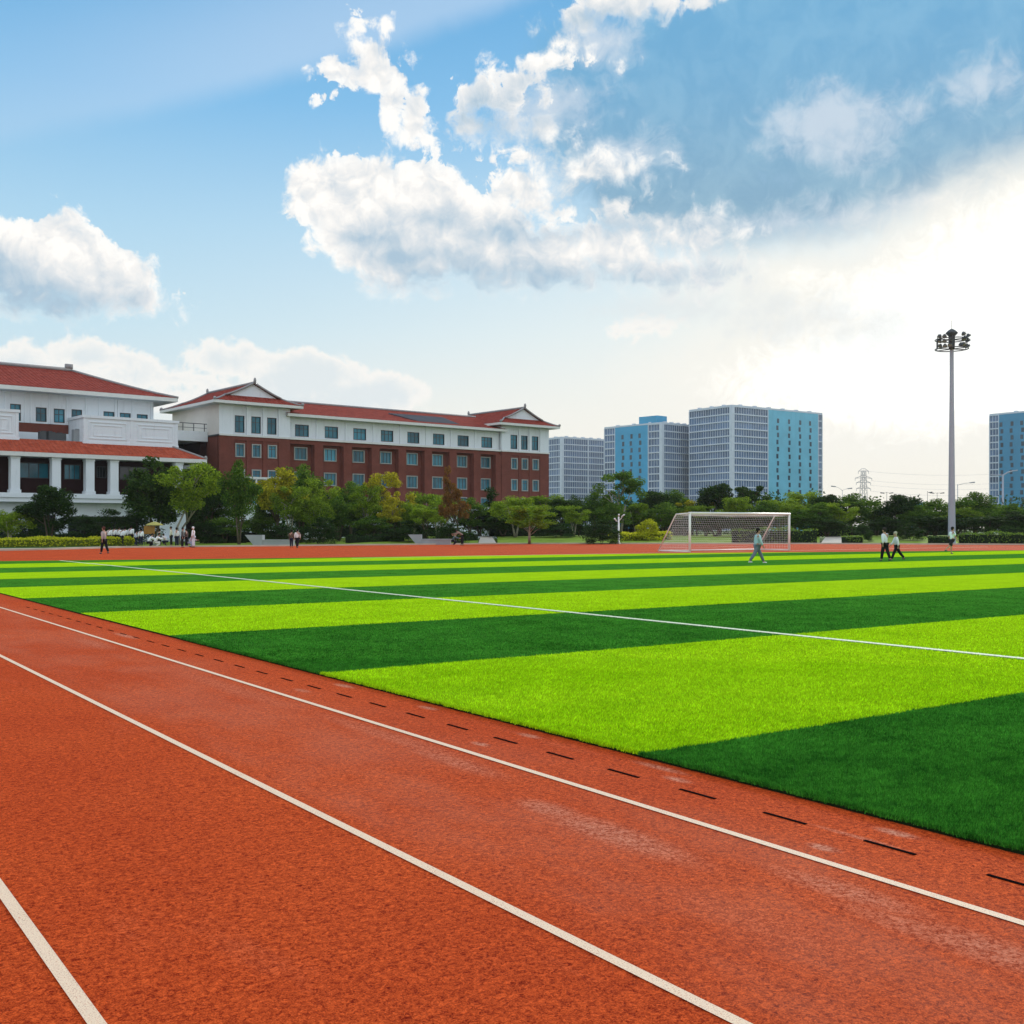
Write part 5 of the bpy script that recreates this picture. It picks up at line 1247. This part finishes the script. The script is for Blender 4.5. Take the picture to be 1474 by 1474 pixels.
# summer haze: one even body of air round the whole place
hz = MB(); hz.box(-950, 950, -250, 1050, -1.2, 80)
m, t = mat('haze_air'); t.nt.nodes.clear()
pv = t.n('ShaderNodeVolumePrincipled'); pv.inputs['Density'].default_value = 0.00011; pv.inputs['Color'].default_value = (.93, .93, .92, 1); pv.inputs['Anisotropy'].default_value = .3
ow = t.n('ShaderNodeOutputMaterial'); t.s(ow.inputs['Volume'], pv.outputs[0])
hz.build('haze', m)['kind'] = 'stuff'
# ------------------------------------------------------------------ people
CLOTH = {}
def cloth(c):
    if c not in CLOTH: CLOTH[c] = plain('cloth', c, .85, .15, .12, 9)
    return CLOTH[c]
SKIN = plain('skin', (.42, .24, .16), .55, .3, .06, 12)
def skin_obj(name, verts, edges, m, parent, sub=1):
    me = bpy.data.meshes.new(name); me.from_pydata([v[0] for v in verts], edges, []); me.materials.append(m)
    o = link(bpy.data.objects.new(name, me), parent)
    sk_ = o.modifiers.new('skin', 'SKIN'); sk_.use_smooth_shade = True; sk_.branch_smoothing = .4
    for i, v in enumerate(verts):
        d = me.skin_vertices[0].data[i]; d.radius = v[1] if isinstance(v[1], tuple) else (v[1], v[1]); d.use_root = (i == 0)
    ss = o.modifiers.new('smooth', 'SUBSURF'); ss.levels = ss.render_levels = sub
    return o
def person(x, y, face, H, pose, top, legs, hair, label, group=None, shoes=(.05, .05, .06), shorts=False, long_sleeve=True, hat=None):
    """pose: (thigh L, knee L, thigh R, knee R, arm L, elbow L, arm R, elbow R, lean) in degrees, +forward"""
    tL, kL, tR, kR, aL, eL, aR, eR, lean = pose
    rt = empty('person', (x, y, 0), face, label, 'person', group)
    lr_ = R(lean); fx = lambda s, c: (s, c)
    hip = np.array([0., 0., .52])
    up = np.array([math.sin(lr_), 0, math.cos(lr_)])
    legs_ = []
    for s, t_, k in ((1, tL, kL), (-1, tR, kR)):
        h_ = hip+np.array([0, s*.052, 0]); a = R(t_); kn = h_+.245*np.array([math.sin(a), 0, -math.cos(a)])
        b = R(t_-k); an = kn+.235*np.array([math.sin(b), 0, -math.cos(b)])
        legs_.append((h_, kn, an, b))
    zmin = min(l[2][2] for l in legs_)-.038
    sh_ = np.array([0, 0, -zmin])
    hip = hip+sh_; legs_ = [(a+sh_, b+sh_, c+sh_, d) for a, b, c, d in legs_]
    wa, chs, nk = hip+up*.09, hip+up*.21, hip+up*.30
    hd0, hd1, hd2 = nk+up*.045+np.array([.008, 0, 0]), nk+up*.10+np.array([.018, 0, 0]), nk+up*.142+np.array([.006, 0, 0])
    arms_ = []
    for s, t_, e_ in ((1, aL, eL), (-1, aR, eR)):
        S_ = nk-up*.022+np.array([0, s*.108, 0]); a = R(t_)+lr_*.3; E_ = S_+.165*np.array([math.sin(a), s*.10, -math.cos(a)])
        b = a+R(e_); Wr = E_+.135*np.array([math.sin(b), -s*.02, -math.cos(b)]); arms_.append((S_, E_, Wr, b, s))
    V, E = [], []
    def add(p, r, par=None):
        V.append((tuple(np.array(p)*H), tuple(q*H for q in r) if isinstance(r, tuple) else r*H))
        if par is not None: E.append((par, len(V)-1))
        return len(V)-1
    # body: one continuous skin from pelvis to fingertips
    i0 = add(hip, .058); iw = add(wa, .060, i0); ic = add(chs, .066, iw); in_ = add(nk, .030, ic)
    j0 = add(hd0, .038, in_); j1 = add(hd1, .050, j0); add(hd2, .036, j1)
    add(hd1+np.array([.058, 0, -.006]), .010, j1)                       # nose
    for s in (-1, 1): add(hd1+np.array([-.004, s*.054, 0]), .010, j1)    # ears
    for (h_, kn, an, b) in legs_:
        a = add(h_, .046, i0); c = add(kn, .032, a); d_ = add(an, .021, c); add(an+np.array([.085*math.cos(b*.4), 0, -.022]), .016, d_)
    for (S_, E_, Wr, b, s) in arms_:
        a = add(S_, .034, ic); c = add(E_, .024, a); d_ = add(Wr, .016, c)
        dr = np.array([math.sin(b), 0, -math.cos(b)]); pm = add(Wr+dr*.035, .018, d_)
        for q in range(4):
            f0 = add(Wr+dr*(.062-.004*abs(q-1.4))+np.array([.010*(q-1.5)*math.cos(b), 0, .010*(q-1.5)*math.sin(b)]), .0055, pm)
            add(Wr+dr*(.088-.007*abs(q-1.4))+np.array([.011*(q-1.5)*math.cos(b)+.008, -s*.012, .004]), .0045, f0)
        th = add(Wr+dr*.034+np.array([.022*math.cos(b), -s*.006, .022*math.sin(b)]), .006, pm); add(Wr+dr*.058+np.array([.030*math.cos(b), -s*.012, .026*math.sin(b)]), .005, th)
    skin_obj('body', V, E, SKIN, rt)
    V, E = [], []                                                        # shirt
    i0 = add(hip+up*.0, .084); iw = add(wa, .082, i0); ic = add(chs, .090, iw); add(nk-up*.005, .040, ic)
    for (S_, E_, Wr, b, s) in arms_:
        a = add(S_+np.array([0, 0, -.002]), .052, ic)
        if long_sleeve: c = add(E_, .040, a); add(E_+(Wr-E_)*.85, .031, c)
        else: add(S_+(E_-S_)*.85, .045, a)
    skin_obj('shirt', V, E, cloth(top), rt)
    V, E = [], []                                                        # trousers
    i0 = add(hip+np.array([0, 0, .02]), .078)
    for (h_, kn, an, b) in legs_:
        a = add(h_+np.array([0, 0, -.02]), .064, i0); c = add(kn, .050 if not shorts else .058, a)
        if not shorts: add(kn+(an-kn)*.93, .040, c)
    skin_obj('trousers', V, E, cloth(legs), rt)
    hm = MB(); c = (hd1*.5+hd2*.5)*H; hm.ball((c[0]-.012*H, c[1], c[2]+.004*H), .061*H, 12, 0, (1.0, .95, .92))
    hb = (hd1*.7+hd0*.3)*H; hm.ball((hb[0]-.022*H, hb[1], hb[2]), .048*H, 10, 0, (.75, .98, 1.05))
    hm.build('hair' if not hat else 'hat', cloth(hat or hair), rt, True)
    for (h_, kn, an, b) in legs_:
        sb = MB(); q = an*H; sb.ball((q[0]+.028*H, q[1], q[2]-.018*H), .04*H, 10, 0, (1.55, .72, .5)); sb.build('shoe', cloth(shoes), rt, True)
    return rt
WALK = (24, 6, -20, 14, -22, 14, 20, 18, 4); STAND = (3, 3, -2, 2, 3, 10, -3, 10, 2); STEP = (13, 5, -12, 12, -12, 12, 12, 15, 3)
CROUCH = (88, 138, 70, 128, 38, 40, 45, 35, 28); BEND = (14, 12, 4, 14, 35, 20, 50, 15, 52); SIT = (86, 84, 80, 88, 30, 45, 25, 50, 12)
WHITE = (.86, .87, .88); BLACK = (.012, .012, .016); NAVY = (.016, .020, .040); HAIR = (.014, .011, .010)
def put(u, v, hpx, face, pose, top, legs, lab, group=None, hair=HAIR, Hs=None, **kw):
    X, Y = gnd(u, v); H = Hs or hpx/F*Y
    return person(X, Y, R(face), H, pose, top, legs, hair, lab, group, **kw)
put(150, 797.2, 40, 160, STEP, (.42, .36, .34), BLACK, 'person in beige-grey top and black trousers walking alone on the far track', hair=(.10, .035, .025))
g = 'people in white shirts standing behind the yellow border'
for u, v, hp, f, p, tp, lg, lab in (
    (157.5, 784.6, 26, 80, STAND, WHITE, NAVY, 'person in white shirt behind the yellow border, right at the lone walker shoulder'),
    (164.5, 784.4, 26.5, 95, STAND, WHITE, BLACK, 'person in white shirt behind the yellow border, second from the left of the row'),
    (171, 784.4, 26.5, 70, STAND, WHITE, BLACK, 'person in white shirt behind the yellow border, middle of the row'),
    (180, 784.2, 26, 110, STAND, WHITE, NAVY, 'person in white shirt behind the yellow border, after the gap in the row'),
    (188.5, 784.2, 28, 90, STAND, WHITE, BLACK, 'tallest person in white shirt behind the yellow border, near its right end'),
    (196, 786.0, 23, 60, STEP, (.55, .58, .66), NAVY, 'smaller person in pale top at the right end of the row behind the yellow border')):
    put(u, v, hp, f, p, tp, lg, lab, g)
g = 'people gathered by the far track edge'
put(213.5, 787.3, 0, 30, CROUCH, WHITE, BLACK, 'person in white shirt and dark trousers crouching below the yellow parasol', g, Hs=1.55)
put(223, 787.5, 0, 20, CROUCH, WHITE, (.62, .60, .55), 'person in white shirt and pale trousers crouching right of the yellow parasol', g, Hs=1.6)
put(230, 785.2, 24, 100, STAND, (.20, .25, .21), BLACK, 'person in grey-green top standing behind the two crouching people', g)
put(239.5, 785.3, 0, 160, CROUCH, (.62, .56, .56), NAVY, 'person in pinkish white top crouching beside the pale yellow shirt', g, Hs=1.5)
put(246.5, 786.0, 28.5, 190, STAND, (.66, .64, .50), BLACK, 'person in pale yellow shirt and black trousers standing near the slanting trunk', g)
put(262.5, 788.0, 29, 10, STAND, (.10, .10, .09), BLACK, 'person in all dark clothes standing just left of the white-clad person', g)
put(268.5, 787.5, 27, 170, STAND, (.10, .065, .055), BLACK, 'person in brown top standing between the dark-clad and white-clad people', g)
put(273, 787.6, 0, 350, CROUCH, (.50, .58, .68), (.30, .38, .50), 'person in pale blue crouching at the feet of the white-clad person', g, Hs=1.45)
put(278.5, 788.2, 30.5, 180, STAND, (.80, .82, .84), (.62, .68, .74), 'person dressed all in white with a white hat at the far track edge', g, hat=(.78, .78, .78))
put(175.5, 784.9, 25, 75, STAND, WHITE, BLACK, 'person in white shirt in the middle gap of the row behind the yellow border', 'people in white shirts standing behind the yellow border')
put(203, 786.3, 26, 120, STAND, WHITE, NAVY, 'person in white shirt standing left of the yellow parasol', g)
put(254.5, 787.0, 28, 150, STAND, (.70, .70, .66), NAVY, 'person in off-white top standing between pale yellow shirt and dark clothes', g)
g = 'strolling pair on the far track'
put(419.5, 788.2, 25.5, 95, STAND, (.12, .085, .06), NAVY, 'shorter of the strolling pair, in brown top and navy trousers', g, shoes=(.10, .03, .02))
put(428, 789.0, 28, 85, STEP, (.72, .70, .68), BLACK, 'taller of the strolling pair, in white top and black trousers', g, shoes=(.10, .03, .02))
put(666, 785.0, 0, 185, BEND, (.24, .17, .13), BLACK, 'person in brown top bending forward beside the rust conifer trunk', Hs=1.6)
put(651.5, 784.4, 0, 10, CROUCH, (.10, .16, .17), BLACK, 'person in dark teal crouching at the right end of the white bench', Hs=1.5)
put(1090, 811, 54, 8, (27, 4, -24, 12, -10, 10, 12, 14, 3), (.42, .58, .62), (.16, .19, .22), 'person in pale blue top and grey trousers striding past the goal mouth', shoes=(.75, .75, .72))
put(1274, 807.6, 49, 125, STEP, (.74, .77, .83), BLACK, 'taller of the two walkers on the pitch, white top and long dark trousers', 'two walkers on the pitch', hair=(.035, .028, .025))
put(1291, 807, 44, 172, (25, 6, -24, 16, -16, 12, 18, 20, 6), (.70, .72, .74), BLACK, 'shorter of the two walkers on the pitch, white shirt and pale cap', 'two walkers on the pitch', hat=(.42, .40, .30))
put(1370, 797.8, 40, 12, (4, 4, -30, 18, -12, 14, 14, 16, 4), (.74, .84, .92), (.018, .018, .026), 'person in pale blue shirt and dark shorts walking before the floodlight mast', shorts=True, long_sleeve=False)
